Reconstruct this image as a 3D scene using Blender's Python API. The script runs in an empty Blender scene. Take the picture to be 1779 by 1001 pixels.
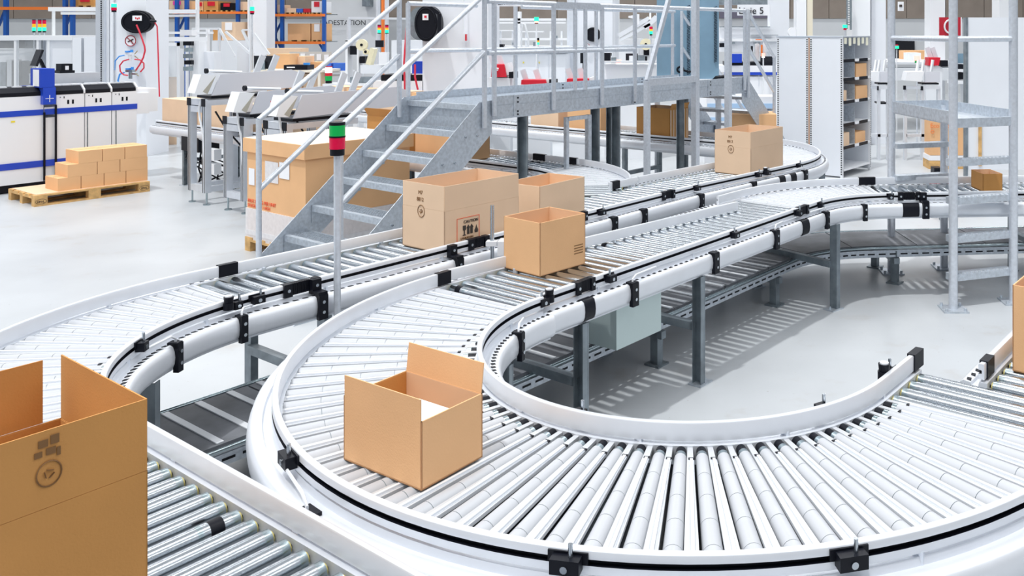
import bpy, math, random
from mathutils import Vector, Matrix
random.seed(7)
SC = bpy.context.scene
COL = SC.collection
# ---------------------------------------------------------------- camera, world, light, exposure
FPX, PX0, PY0, EYE = 1540.0, 1190.0, 55.0, 2.25      # focal length and principal point in pixels of a 1779x1001 frame, eye height
IW, IH = 1779.0, 1001.0
cam = bpy.data.cameras.new('camera'); camo = bpy.data.objects.new('camera', cam); COL.objects.link(camo)
camo.location = (0, 0, EYE); camo.rotation_euler = (math.pi / 2, 0, 0)
cam.sensor_fit = 'HORIZONTAL'; cam.sensor_width = 36.0; cam.lens = 36.0 * FPX / IW
cam.shift_x = -(PX0 - IW / 2) / IW; cam.shift_y = (PY0 - IH / 2) / IW
cam.clip_start = .05; cam.clip_end = 300
SC.camera = camo
SC.view_settings.view_transform = 'Standard'; SC.view_settings.look = 'None'
SC.view_settings.gamma = 1.0; SC.view_settings.use_curve_mapping = False
SC.view_settings.exposure = 0.3
w = bpy.data.worlds.new('hall_light'); SC.world = w; w.use_nodes = True
wn = w.node_tree.nodes; wl = w.node_tree.links
bg = wn['Background']; tc = wn.new('ShaderNodeTexCoord'); sx = wn.new('ShaderNodeSeparateXYZ'); rp = wn.new('ShaderNodeValToRGB')
wl.new(tc.outputs['Generated'], sx.inputs[0]); wl.new(sx.outputs['Z'], rp.inputs[0]); wl.new(rp.outputs[0], bg.inputs[0])
rp.color_ramp.elements[0].position = 0.0; rp.color_ramp.elements[0].color = (.30, .33, .38, 1)
rp.color_ramp.elements[1].position = 0.75; rp.color_ramp.elements[1].color = (.93, .965, 1.0, 1)
e = rp.color_ramp.elements.new(.12); e.color = (.52, .56, .62, 1)
bg.inputs[1].default_value = .46
def area(loc, sx_, sy_, power, rot=(0, 0, 0), col=(1, 1, 1)):
    l = bpy.data.lights.new('unseen_strip_lamp', 'AREA'); l.shape = 'RECTANGLE'; l.size = sx_; l.size_y = sy_; l.energy = power; l.color = col
    o = bpy.data.objects.new('unseen_strip_lamp', l); COL.objects.link(o); o.location = loc; o.rotation_euler = rot  # unseen overhead strips, added for highlights on the rollers
for i, x in enumerate((-12, -7.5, -3, 1.5, 6)):
    for y in (3, 13, 23):
        area((x, y, 6.2), (.45), 8, 125, (0, 0, 0))
sun = bpy.data.lights.new('unseen_sun', 'SUN'); sun.energy = 1.5; sun.angle = math.radians(1.8); sun.color = (1, .99, .97)  # sun lamp added for crisp streaks through the roller gaps, source unseen
suno = bpy.data.objects.new('unseen_sun', sun); COL.objects.link(suno); suno.rotation_euler = (math.radians(16), math.radians(-12), 0)

# ---------------------------------------------------------------- frames of reference
TH = math.radians(54.5); DX, DY = math.cos(TH), math.sin(TH)
CX, CY = .02, 4.0                                    # centre of the big conveyor loop
def G(s, n, z=0.0):                                  # hall grid: s along the conveyors, n across them
    return Vector((CX + s * DX - n * DY, CY + s * DY + n * DX, z))
def at(px, py, z=None, Y=None):
    if Y is None: Y = FPX * (EYE - z) / (py - PY0)
    else: z = EYE - (py - PY0) * Y / FPX
    return Vector(((px - PX0) * Y / FPX, Y, z))
def SN(v):
    dx, dy = v[0] - CX, v[1] - CY
    return dx * DX + dy * DY, -dx * DY + dy * DX
def s_at(px, n):
    k = (px - PX0) / FPX
    return (k * (CY + n * DX) - (CX - n * DY)) / (DX - k * DY)
def n_at(px, s):
    k = (px - PX0) / FPX
    return (CX + s * DX - k * (CY + s * DY)) / (DY + k * DX)
def z_at(p, py): return EYE - (py - PY0) * p[1] / FPX

# ---------------------------------------------------------------- materials
MATS = {}
def mat(name, col, rough=.5, metal=0., noise=0., nscale=20., bump=0., bscale=200., emit=None, estr=0., trans=0., alpha=1., spec=None):
    if name in MATS: return MATS[name]
    m = bpy.data.materials.new(name); m.use_nodes = True; nt = m.node_tree; b = nt.nodes['Principled BSDF']
    b.inputs['Base Color'].default_value = (*col, 1); b.inputs['Roughness'].default_value = rough; b.inputs['Metallic'].default_value = metal
    if spec is not None: b.inputs['Specular IOR Level'].default_value = spec
    if trans: b.inputs['Transmission Weight'].default_value = trans
    if alpha < 1: b.inputs['Alpha'].default_value = alpha
    if emit: b.inputs['Emission Color'].default_value = (*emit, 1); b.inputs['Emission Strength'].default_value = estr
    if noise or bump:
        t = nt.nodes.new('ShaderNodeTexCoord')
    if noise:
        n = nt.nodes.new('ShaderNodeTexNoise'); n.inputs['Scale'].default_value = nscale; n.inputs['Detail'].default_value = 5
        nt.links.new(t.outputs['Object'], n.inputs['Vector'])
        r = nt.nodes.new('ShaderNodeValToRGB'); r.color_ramp.elements[0].position = .3; r.color_ramp.elements[1].position = .7
        r.color_ramp.elements[0].color = (*[max(0, c * (1 - noise)) for c in col], 1); r.color_ramp.elements[1].color = (*[min(1, c * (1 + noise)) for c in col], 1)
        nt.links.new(n.outputs['Fac'], r.inputs[0]); nt.links.new(r.outputs[0], b.inputs['Base Color'])
    if bump:
        n2 = nt.nodes.new('ShaderNodeTexNoise'); n2.inputs['Scale'].default_value = bscale; n2.inputs['Detail'].default_value = 3
        nt.links.new(t.outputs['Object'], n2.inputs['Vector'])
        bp = nt.nodes.new('ShaderNodeBump'); bp.inputs['Strength'].default_value = bump; bp.inputs['Distance'].default_value = .002
        nt.links.new(n2.outputs['Fac'], bp.inputs['Height']); nt.links.new(bp.outputs[0], b.inputs['Normal'])
    MATS[name] = m; return m
ALU = mat('anodised_aluminium', (.74, .77, .82), .38, .35, .03, 6)
ALUD = mat('aluminium_profile', (.72, .76, .82), .35, .55, .04, 10)
SHEET = mat('pale_sheet_metal', (.80, .83, .87), .45, .2)
PLAS = mat('white_roller_sleeve', (.475, .495, .53), .42, 0, .02, 8)
COVER = mat('white_cover_plate', (.56, .58, .61), .34, .1)
CHR = mat('zinc_plated_roller', (.50, .54, .58), .24, 1.)
CHR2 = mat('dark_zinc_collar', (.42, .50, .53), .25, 1.)
BLK = mat('black_plastic', (.005, .006, .011), .42, 0, spec=.22)
DRK = mat('gap_shade', (.03, .035, .045), .5)
YEL = mat('yellow_bearing', (.50, .44, .16), .5)
GALV = mat('galvanised_steel', (.55, .60, .66), .42, .55, .14, 35, .25, 90)
GALVT = mat('galvanised_tube', (.66, .70, .76), .34, .5, .08, 40, .2, 120)
POSTM = mat('dark_galvanised_channel', (.24, .28, .31), .42, .6, .25, 9)
RUB = mat('grey_return_belt', (.16, .17, .19), .6, 0, .3, 5)
CARD = mat('corrugated_cardboard', (.78, .46, .235), .85, 0, .05, 3, .3, 160)
CARD2 = mat('brown_cardboard', (.60, .29, .085), .85, 0, .06, 3, .3, 160)
CARDI = mat('cardboard_inside', (.73, .48, .30), .9, 0, .05, 4)
CARDL = mat('pale_cardboard', (.76, .55, .38), .85, 0, .04, 3)
INK = mat('black_print', (.05, .04, .035), .8)
INKB = mat('brown_print', (.22, .11, .04), .8)
INKR = mat('red_print', (.80, .12, .05), .8)
WOOD = mat('pallet_wood', (.62, .38, .15), .8, 0, .25, 12)
WOODL = mat('pale_plywood', (.80, .74, .64), .7, 0, .06, 5)
WHT = mat('white_paint', (.83, .85, .88), .4)
WHT2 = mat('off_white_panel', (.78, .81, .86), .5, 0, .02, 2)
CREAM = mat('cream_paint', (.78, .72, .58), .6)
BLU = mat('blue_paint', (.008, .055, .50), .4)
BLU2 = mat('blue_rack_upright', (.01, .10, .42), .45)
BLUC = mat('blue_tote', (.03, .13, .55), .5)
CAB = mat('slate_blue_cabinet', (.20, .33, .44), .45, .1, .04, 6, .1, 200)
ORG = mat('orange_rack_beam', (.85, .20, .03), .5)
RED = mat('red_plastic', (.62, .01, .03), .4)
HOSE = mat('red_hose', (.65, .03, .06), .45)
PINK = mat('pink_label', (.9, .05, .4), .5)
GRN = mat('green_lens', (.0, .30, .06), .25, 0, emit=(0, .35, .06), estr=.25)
REDL = mat('red_lens', (.55, .0, .05), .25, 0, emit=(.6, 0, .03), estr=.15)
GLOW = mat('lit_green_lens', (.0, .5, .2), .3, emit=(.02, 1, .38), estr=1.3)
GLOWR = mat('lit_red_lens', (.9, .2, .2), .3, emit=(1, .25, .2), estr=2.2)
AMB = mat('amber_lens', (.9, .35, .02), .3, emit=(1, .4, .0), estr=.4)
PLX = mat('clear_panel', (.92, .95, .97), .05, 0, trans=.0, alpha=.22)
FILM = mat('stretch_film', (.88, .87, .89), .25, 0, .06, 25, .6, 30, alpha=.75)
SCR = mat('screen_black', (.012, .013, .018), .2)
PAPER = mat('white_paper', (.86, .87, .90), .7)
YCOL = mat('yellow_sticker', (.85, .70, .05), .6)
TAPE = mat('cream_tape_reel', (.80, .74, .52), .5)
BLUR = mat('bright_blue_cap', (.05, .30, .80), .4)
GREEN = mat('green_cable', (.03, .35, .10), .5)

# ---------------------------------------------------------------- mesh builder
class MB:
    def __init__(s): s.v = []; s.f = []; s.m = []; s.sm = []
    def add(s, vs, fs, mi=0, smooth=False):
        o = len(s.v); s.v += [Vector(v) for v in vs]
        for f in fs: s.f.append([o + i for i in f]); s.m.append(mi); s.sm.append(smooth)
        return s
    def hexa(s, a, b, mi=0):                    # a, b: quads (bottom, top) of four points
        return s.add(list(a) + list(b), [(3, 2, 1, 0), (4, 5, 6, 7), (0, 1, 5, 4), (1, 2, 6, 5), (2, 3, 7, 6), (3, 0, 4, 7)], mi)
    def g(s, s0, s1, n0, n1, z0, z1, mi=0):     # box aligned to the hall grid
        q = [(s0, n0), (s1, n0), (s1, n1), (s0, n1)]
        return s.hexa([G(a, b, z0) for a, b in q], [G(a, b, z1) for a, b in q], mi)
    def x(s, x0, x1, y0, y1, z0, z1, mi=0):
        q = [(x0, y0), (x1, y0), (x1, y1), (x0, y1)]
        return s.hexa([Vector((a, b, z0)) for a, b in q], [Vector((a, b, z1)) for a, b in q], mi)
    def beam(s, p, q, wd, ht, mi=0, up=(0, 0, 1)):
        p, q = Vector(p), Vector(q); d = (q - p).normalized(); u = Vector(up)
        if abs(d.dot(u)) > .98: u = G(1, 0) - G(0, 0)
        r = d.cross(u).normalized(); u = r.cross(d).normalized(); r = r * wd / 2; u = u * ht / 2
        return s.hexa([p - r - u, p + r - u, p + r + u, p - r + u], [q - r - u, q + r - u, q + r + u, q - r + u], mi)
    def cyl(s, p, q, r0, r1=None, seg=12, mi=0, cap=True):
        p, q = Vector(p), Vector(q); r1 = r0 if r1 is None else r1; d = (q - p).normalized()
        a = d.orthogonal().normalized(); b = d.cross(a); vs = []
        for c, r in ((p, r0), (q, r1)):
            for i in range(seg):
                t = 2 * math.pi * i / seg; vs.append(c + (a * math.cos(t) + b * math.sin(t)) * r)
        s.add(vs, [(i, (i + 1) % seg, seg + (i + 1) % seg, seg + i) for i in range(seg)], mi, True)
        if cap:
            o = len(s.v) - 2 * seg; s.f.append([o + i for i in range(seg)][::-1]); s.f.append([o + seg + i for i in range(seg)]); s.m += [mi, mi]; s.sm += [False, False]
        return s
    def tube(s, pts, r, seg=8, mi=0):
        pts = [Vector(p) for p in pts]; vs = []; a = None
        for i, p in enumerate(pts):
            d = (pts[min(i + 1, len(pts) - 1)] - pts[max(i - 1, 0)]).normalized()
            a = (a - d * a.dot(d)).normalized() if a is not None and (a - d * a.dot(d)).length > 1e-4 else d.orthogonal().normalized()
            b = d.cross(a)
            for k in range(seg):
                t = 2 * math.pi * k / seg; vs.append(p + (a * math.cos(t) + b * math.sin(t)) * r)
        fs = []
        for i in range(len(pts) - 1):
            for k in range(seg): fs.append((i * seg + k, i * seg + (k + 1) % seg, (i + 1) * seg + (k + 1) % seg, (i + 1) * seg + k))
        s.add(vs, fs, mi, True)
        o = len(s.v) - len(vs); s.f.append([o + k for k in range(seg)][::-1]); s.f.append([o + len(vs) - seg + k for k in range(seg)]); s.m += [mi, mi]; s.sm += [False, False]
        return s
    def prism(s, poly, p, u, v, w, mi=0):       # polygon (a, b) in plane p + a*u + b*v, extruded by w
        p, u, v, w = Vector(p), Vector(u), Vector(v), Vector(w); n = len(poly)
        base = [p + u * a + v * b for a, b in poly]
        return s.add(base + [q + w for q in base], [tuple(range(n))[::-1], tuple(range(n, 2 * n))] + [(i, (i + 1) % n, n + (i + 1) % n, n + i) for i in range(n)], mi)
    def quad(s, a, b, c, d, mi=0): return s.add([a, b, c, d], [(0, 1, 2, 3)], mi)
ORI = {}
def world_origin(o): return ORI.get(o.name, Vector((0, 0, 0)))
def build(mb, name, mats, parent=None, loc=None, mesh_only=False):
    if not isinstance(mats, (list, tuple)): mats = [mats]
    if parent is not None: org = world_origin(parent)
    elif loc is not None: org = Vector(loc)
    else:
        xs = [v.x for v in mb.v]; ys = [v.y for v in mb.v]; zs = [v.z for v in mb.v]
        org = Vector(((min(xs) + max(xs)) / 2, (min(ys) + max(ys)) / 2, min(zs)))
    me = bpy.data.meshes.new(name); me.from_pydata([v - org for v in mb.v], [], mb.f)
    for m in mats: me.materials.append(m)
    me.polygons.foreach_set('material_index', mb.m); me.polygons.foreach_set('use_smooth', mb.sm)
    import bmesh
    b = bmesh.new(); b.from_mesh(me); bmesh.ops.recalc_face_normals(b, faces=b.faces); b.to_mesh(me); b.free()
    if any(mb.sm): me.set_sharp_from_angle(angle=math.radians(50))
    me.update()
    if mesh_only: return me
    o = bpy.data.objects.new(name, me); COL.objects.link(o)
    if parent is not None: o.parent = parent; ORI[o.name] = world_origin(parent)
    else: o.location = org; ORI[o.name] = org
    return o
def thing(name, label, cat, loc, group=None):
    o = bpy.data.objects.new(name, None); COL.objects.link(o); o.location = loc; o.empty_display_size = .1
    ORI[o.name] = Vector(loc); o['label'] = label; o['category'] = cat
    if group: o['group'] = group
    return o
def tag(o, label, cat, group=None, kind=None):
    o['label'] = label; o['category'] = cat
    if group: o['group'] = group
    if kind: o['kind'] = kind
    return o
def struct(mb, name, m):
    o = build(mb, name, m, loc=(0, 0, 0)); o['kind'] = 'structure'; return o
def text(body, name, m, parent, p, u, v, size, ext=.0015, align='LEFT'):
    c = bpy.data.curves.new(name, 'FONT'); c.body = body; c.size = size; c.extrude = ext; c.align_x = align
    c.materials.append(m)
    o = bpy.data.objects.new(name, c); COL.objects.link(o)
    u = Vector(u).normalized(); v = Vector(v).normalized(); w_ = u.cross(v)
    M = Matrix((u, v, w_)).transposed().to_4x4(); M.translation = Vector(p) - (world_origin(parent) if parent else Vector((0, 0, 0)))
    me = bpy.data.meshes.new_from_object(o); bpy.data.objects.remove(o); bpy.data.curves.remove(c)
    o = bpy.data.objects.new(name, me); COL.objects.link(o)
    if not me.materials: me.materials.append(m)
    o.matrix_basis = M
    if parent: o.parent = parent; ORI[o.name] = world_origin(parent)
    return o
def copy_child(o, parent):
    c = o.copy(); COL.objects.link(c); c.parent = parent; ORI[c.name] = world_origin(parent)
    for k in list(o.children): copy_child(k, c)
    return c
def copy_thing(r, loc, label, rz=0., scale=None):
    kids = list(r.children)
    c = r.copy(); COL.objects.link(c); c.location = loc; c['label'] = label; c.rotation_euler = (0, 0, rz)
    if scale: c.scale = scale
    ORI[c.name] = Vector(loc)
    for k in kids:
        d = k.copy(); COL.objects.link(d); d.parent = c
        for g_ in list(k.children):
            h = g_.copy(); COL.objects.link(h); h.parent = d
    return c
S_ = (G(1, 0) - G(0, 0)); N_ = (G(0, 1) - G(0, 0)); Z_ = Vector((0, 0, 1))

# ---------------------------------------------------------------- hall structure
nt_mat = bpy.data.materials.new('polished_concrete'); nt_mat.use_nodes = True
_n = nt_mat.node_tree.nodes; _l = nt_mat.node_tree.links; _b = _n['Principled BSDF']; _b.inputs['Roughness'].default_value = .34
_t = _n.new('ShaderNodeTexCoord'); _a = _n.new('ShaderNodeTexNoise'); _a.inputs['Scale'].default_value = .9; _a.inputs['Detail'].default_value = 6
_r = _n.new('ShaderNodeValToRGB'); _r.color_ramp.elements[0].position = .32; _r.color_ramp.elements[1].position = .68
_r.color_ramp.elements[0].color = (.44, .465, .49, 1); _r.color_ramp.elements[1].color = (.52, .548, .575, 1)
_c = _n.new('ShaderNodeTexNoise'); _c.inputs['Scale'].default_value = 1.6; _c.inputs['Detail'].default_value = 8; _c.inputs['Roughness'].default_value = .65
_r2 = _n.new('ShaderNodeValToRGB'); _r2.color_ramp.elements[0].position = .56; _r2.color_ramp.elements[1].position = .74
_r2.color_ramp.elements[0].color = (0, 0, 0, 1); _r2.color_ramp.elements[1].color = (.55, .55, .55, 1)
_m = _n.new('ShaderNodeMixRGB'); _m.inputs[2].default_value = (.36, .33, .30, 1)
_sp = _n.new('ShaderNodeTexNoise'); _sp.inputs['Scale'].default_value = 38; _r3 = _n.new('ShaderNodeValToRGB'); _r3.color_ramp.elements[0].position = .72; _r3.color_ramp.elements[1].position = .76
_r3.color_ramp.elements[0].color = (0, 0, 0, 1); _r3.color_ramp.elements[1].color = (.35, .35, .35, 1)
_m2 = _n.new('ShaderNodeMixRGB'); _m2.inputs[2].default_value = (.22, .18, .15, 1)
for x_ in (_a, _c, _sp): _l.new(_t.outputs['Object'], x_.inputs['Vector'])
_l.new(_a.outputs['Fac'], _r.inputs[0]); _l.new(_c.outputs['Fac'], _r2.inputs[0]); _l.new(_sp.outputs['Fac'], _r3.inputs[0])
_l.new(_r.outputs[0], _m.inputs[1]); _l.new(_r2.outputs[0], _m.inputs[0]); _l.new(_m.outputs[0], _m2.inputs[1]); _l.new(_r3.outputs[0], _m2.inputs[0])
_l.new(_m2.outputs[0], _b.inputs['Base Color'])
m = MB(); m.x(-34, 16, -2, 33, -.2, 0); struct(m, 'floor', nt_mat)
WL = mat('pale_wall_concrete', (.62, .64, .66), .7, 0, .04, .8); WU = mat('taupe_wall_cladding', (.27, .225, .19), .7, 0, .1, 1.5)
m = MB(); m.x(-34, 16, 32, 32.3, 0, 2.72)
struct(m, 'wall_back', WL)
m = MB()
for i in range(36): m.x(-34 + i * 1.4, -34 + i * 1.4 + 1.38, 31.96, 32.3, 2.722, 5.2)
struct(m, 'wall_back_upper', WU)
m = MB(); m.x(-34.3, -34, -2, 32, 0, 5); struct(m, 'wall_left', WL)

# ---------------------------------------------------------------- conveyor paths
def path(s0, n0, head, *segs):
    h = math.radians(head); s, n, d = s0, n0, 0.; out = [(s, n, h, d)]
    for sg in segs:
        if sg[0] == 'L':
            k = max(2, int(sg[1] / .25))
            for i in range(k): s += math.cos(h) * sg[1] / k; n += math.sin(h) * sg[1] / k; d += sg[1] / k; out.append((s, n, h, d))
        else:
            R, A = sg[1], math.radians(sg[2]); k = max(4, int(abs(sg[2]) / 2.5)); sgn = 1 if A > 0 else -1
            cs, cn = s - math.sin(h) * R * sgn, n + math.cos(h) * R * sgn
            for i in range(k):
                h += A / k; s = cs + math.sin(h) * R * sgn; n = cn - math.cos(h) * R * sgn; d += R * abs(A) / k; out.append((s, n, h, d))
    return out
def atd(P, d):
    if d <= P[0][3]: a, b = P[0], P[1]
    else:
        for a, b in zip(P, P[1:]):
            if d <= b[3]: break
    t = (d - a[3]) / (b[3] - a[3] + 1e-9)
    return a[0] + (b[0] - a[0]) * t, a[1] + (b[1] - a[1]) * t, a[2] + (b[2] - a[2]) * t
def lat(P, d, off, z):                      # point at distance d, lateral offset off (left positive)
    s, n, h = atd(P, d); return G(s - math.sin(h) * off, n + math.cos(h) * off, z)
def dirs(P, d):
    s, n, h = atd(P, d); return S_ * math.cos(h) + N_ * math.sin(h), -S_ * math.sin(h) + N_ * math.cos(h)
def sweep(mb, P, side, base, prof, d0, d1, black=(), b1=None, mi=0, mb_i=1):
    b1 = base if b1 is None else b1
    ds = [d0] + [p[3] for p in P if d0 + .01 < p[3] < d1 - .01] + [d1]; n = len(prof); vs = []
    for d in ds:
        bb = base + (b1 - base) * (d - d0) / max(1e-6, d1 - d0)
        for u, z in prof: vs.append(lat(P, d, side * (bb + u), z))
    o = len(mb.v); mb.v += vs
    for i in range(len(ds) - 1):
        for k in range(n):
            mb.f.append([o + i * n + k, o + i * n + (k + 1) % n, o + (i + 1) * n + (k + 1) % n, o + (i + 1) * n + k]); mb.m.append(mb_i if k in black else mi); mb.sm.append(True)
    for i in (0, len(ds) - 1):
        mb.f.append([o + i * n + k for k in range(n)]); mb.m.append(mi); mb.sm.append(False)
    return mb
GUARD = [(0, .833), (0, .892), (.003, .896), (.020, .896), (.024, .892), (.024, .872), (.010, .870), (.010, .857), (.024, .855), (.024, .833)]
FRAME = [(-.012, .822), (.020, .822), (.026, .800), (.052, .800), (.056, .812), (.084, .816), (.098, .808), (.106, .785), (.109, .76), (.106, .73), (.098, .712), (.086, .703), (.072, .703), (.072, .688), (.045, .688), (.045, .775), (-.012, .775)]

ROLL = {}
def straight_roller(w_, kind='chrome'):
    k = ('s', round(w_, 3), kind)
    if k not in ROLL:
        m = MB(); L = w_ / 2
        m.cyl((-L + .035, 0, 0), (L - .035, 0, 0), .027, seg=28, mi=0)
        for q in (-1, 1):
            m.cyl((q * (L - .035), 0, 0), (q * (L - .012), 0, 0), .0255, seg=16, mi=2)
            m.cyl((q * (L - .012), 0, 0), (q * (L - .004), 0, 0), .017, seg=12, mi=3)
            m.cyl((q * (L - .004), 0, 0), (q * (L + .012), 0, 0), .007, seg=6, mi=1)
        if kind == 'grooved':
            m.cyl((-L + .06, 0, 0), (-L + .10, 0, 0), .0275, seg=18, mi=1); m.cyl((-L + .12, 0, 0), (-L + .135, 0, 0), .0278, seg=18, mi=2)
        ROLL[k] = build(m, 'roller', [CHR, BLK, CHR2, YEL], loc=(0, 0, 0), mesh_only=True)
    return ROLL[k]
def taper_roller(ri, ro, inner_cap):
    k = ('t', round(ri, 3), round(ro, 3), inner_cap)
    if k not in ROLL:
        m = MB(); L = ro - ri
        def rad(x): return .0205 + .0125 * x / L
        def seg(a, b, grow=0., mi=0): m.cyl((a, 0, -rad(a)), (b, 0, -rad(b)), rad(a) + grow, rad(b) + grow, seg=18, mi=mi)
        if inner_cap:
            seg(.0, .035, -.003, 1); seg(.035, .055, -.001, 2); x = .055
        else: x = 0.
        n = max(3, int((L - x) / .115)); st = (L - x) / n
        for i in range(n): seg(x + i * st, x + (i + 1) * st - .0025, 0, 0); seg(x + (i + 1) * st - .003, x + (i + 1) * st, -.0015, 4)
        ROLL[k] = build(m, 'roller', [PLAS, BLK, CHR2, ALUD, POSTM], loc=(0, 0, 0), mesh_only=True)
    return ROLL[k]
def put(mesh, name, parent, p, xdir):
    o = bpy.data.objects.new(name, mesh); COL.objects.link(o); o.parent = parent
    o.location = Vector(p) - world_origin(parent); o.rotation_euler = (0, 0, math.atan2(xdir.y, xdir.x)); ORI[o.name] = Vector(p); return o

ZR = .825
def conveyor(name, label, P, hw, bed, legs=(), guards=None, curve=None, frames=(1, -1), frame_rng=None, pitch=.088, skip=(), group=None, noslot=()):
    """bed: 'straight' | 'curve'; curve = (cs, cn, a0, a1, inner_radius, outer_radius) in hall grid degrees; frames +1 left, -1 right"""
    D = P[-1][3]; c0 = lat(P, D / 2, 0, 0)
    T = thing(name, label, 'conveyor', (c0.x, c0.y, 0), group)
    for sd in frames:
        m = MB(); f0, f1 = (frame_rng or {}).get(sd, (0, D)); sweep(m, P, sd, hw, FRAME, f0, f1)
        k = 0 if sd in noslot else int((f1 - f0) / .055)
        for i in range(k):                       # slotted holes along the ledge
            d = f0 + (i + .5) * (f1 - f0) / k; a, b = d - .013, d + .013
            m.hexa([lat(P, a, sd * (hw + .058), .811), lat(P, b, sd * (hw + .064), .811), lat(P, b, sd * (hw + .082), .811), lat(P, a, sd * (hw + .076), .811)],
                   [lat(P, a, sd * (hw + .058), .8165), lat(P, b, sd * (hw + .064), .8165), lat(P, b, sd * (hw + .082), .8165), lat(P, a, sd * (hw + .076), .8165)], 1)
        build(m, 'side_frame', [ALU, BLK], T)
    if guards is None: guards = [(1, 0, D, 0, 0), (-1, 0, D, 0, 0)]
    for sd, a, b, o0, o1 in guards:
        m = MB(); sweep(m, P, sd, hw + o0, GUARD, a, b, black=(5, 6, 7), b1=hw + o1)
        gr = build(m, 'guard_rail', [ALU, BLK], T)
        k = max(2, int((b - a) / .7))
        for i in range(k):                       # stand-offs that carry the rail
            m = MB(); d = a + (i + .5) * (b - a) / k; m.beam(lat(P, d, sd * (hw + .012 + (o0 + o1) / 2), .799), lat(P, d, sd * (hw + .012 + (o0 + o1) / 2), .836), .03, .012)
            build(m, 'rail_standoff', ALUD, T)
    if bed == 'straight':
        k = int(D / pitch); me = straight_roller(2 * hw - .03); me2 = straight_roller(2 * hw - .03, 'grooved')
        for i in range(k):
            d = (i + .5) * D / k
            if any(a <= d <= b for a, b in skip): continue
            u, l = dirs(P, d); put(me2 if i % 7 == 2 else me, 'roller', T, lat(P, d, 0, ZR - .027), l)
    else:
        cs, cn, a0, a1, ri, ro = curve
        k = max(3, round(abs(a1 - a0) / 4.15)); st = (a1 - a0) / k
        me = taper_roller(ri + .012, ro - .012, True); cv = MB()
        def rp_(r, a, z): return G(cs + r * math.cos(a), cn + r * math.sin(a), z)
        for i in range(k):
            a = math.radians(a0 + (i + .5) * st); sg = math.radians(st) ; sn_ = 1 if sg > 0 else -1
            u = S_ * math.cos(a) + N_ * math.sin(a)
            put(me, 'roller', T, rp_(ri + .012, a, ZR), u)
            def rad(r): return .0205 + .0125 * (r - ri - .012) / (ro - ri - .024)
            q = []
            for r in (ri + .012, ro - .012):
                q.append((rp_(r, a + sn_ * (rad(r) + .0008) / r, ZR - .008), rp_(r, a + sg - sn_ * (rad(r) + .0085) / r, ZR - .008)))
            (A, B), (C, E_) = q
            if k > i:
                dn = Vector((0, 0, -.012)); cv.hexa([A + dn, B + dn, E_ + dn, C + dn], [A, B, E_, C], 0)
                mid = a + sg / 2; r0, r1 = ri + .10, ro - .02; wv = dirs_perp = (-S_ * math.sin(mid) + N_ * math.cos(mid))
                z = ZR - .0078
                cv.beam(rp_(r0, mid, z + .002), rp_(r1, mid, z + .002), .010, .008, 1)
                cv.beam(rp_(r0, mid, z) - wv * .008, rp_(r1, mid, z) - wv * .0095, .0022, .002, 3)
                cv.beam(rp_(r0, mid, z) + wv * .008, rp_(r1, mid, z) + wv * .0095, .0022, .002, 3)
                cv.beam(rp_(r0 - .012, mid, z), rp_(r0, mid, z), .020, .005, 2)
        build(cv, 'cover_plates', [COVER, SHEET, BLK, ALUD], T)
        m = MB(); kk = max(8, k); vs = []
        for i in range(kk):
            A0, A1 = [math.radians(a0 + (a1 - a0) * (i + j) / kk) for j in (0, 1)]
            m.hexa([rp_(ri, A0, .740), rp_(ro, A0, .740), rp_(ro, A1, .740), rp_(ri, A1, .740)], [rp_(ri, A0, .752), rp_(ro, A0, .752), rp_(ro, A1, .752), rp_(ri, A1, .752)])
        build(m, 'shade_tray', DRK, T)  # dark sheet added under the rollers, shades the gaps to black
    for d in legs:
        for sd in (1, -1):
            p = lat(P, d, sd * (hw + .055), 0); u, l = dirs(P, d); m = MB()
            m.beam(p + u * .0, p + Z_ * .69, .008, .07, 0, up=l); 
            for q in (-1, 1): m.beam(p + l * q * .031 + u * .02, p + l * q * .031 + u * .02 + Z_ * .69, .006, .045, 0, up=u)
            m.hexa([p + u * a + l * b for a, b in ((-.07, -.05), (.07, -.05), (.07, .05), (-.07, .05))], [p + u * a + l * b + Z_ * .008 for a, b in ((-.07, -.05), (.07, -.05), (.07, .05), (-.07, .05))], 1)
            m.cyl(p + u * -.045 + Z_ * .008, p + u * -.045 + Z_ * .03, .008, mi=1, seg=6)
            build(m, 'leg', [POSTM, GALV], T)
        m = MB(); m.beam(lat(P, d, hw + .03, .36), lat(P, d, -hw - .03, .36), .05, .05); build(m, 'crossbar', POSTM, T)
        m = MB(); m.beam(lat(P, d, hw + .04, .745), lat(P, d, -hw - .04, .745), .05, .06)
        build(m, 'crossbar', POSTM, T)
    T_[id(T)] = 1
    return T
T_ = {}
def find(P, off, z, px, py):                 # distance along the path whose rail projects nearest to a photo point
    D = P[-1][3]; best = (1e9, 0)
    for i in range(401):
        d = D * i / 400; p = lat(P, d, off, z)
        if p.y < .3: continue
        x = PX0 + FPX * p.x / p.y; y = PY0 + FPX * (EYE - z) / p.y
        e = (x - px) ** 2 + (y - py) ** 2
        if e < best[0]: best = (e, d)
    return best[1]
def fb(m, P, d, sd, o0, o1, z0, z1, hl, mi=0):     # block that follows the path
    q = [lat(P, d + a, sd * o, 0) for a, o in ((-hl, o0), (hl, o0), (hl, o1), (-hl, o1))]
    return m.hexa([p + Z_ * z0 for p in q], [p + Z_ * z1 for p in q], mi)
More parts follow.
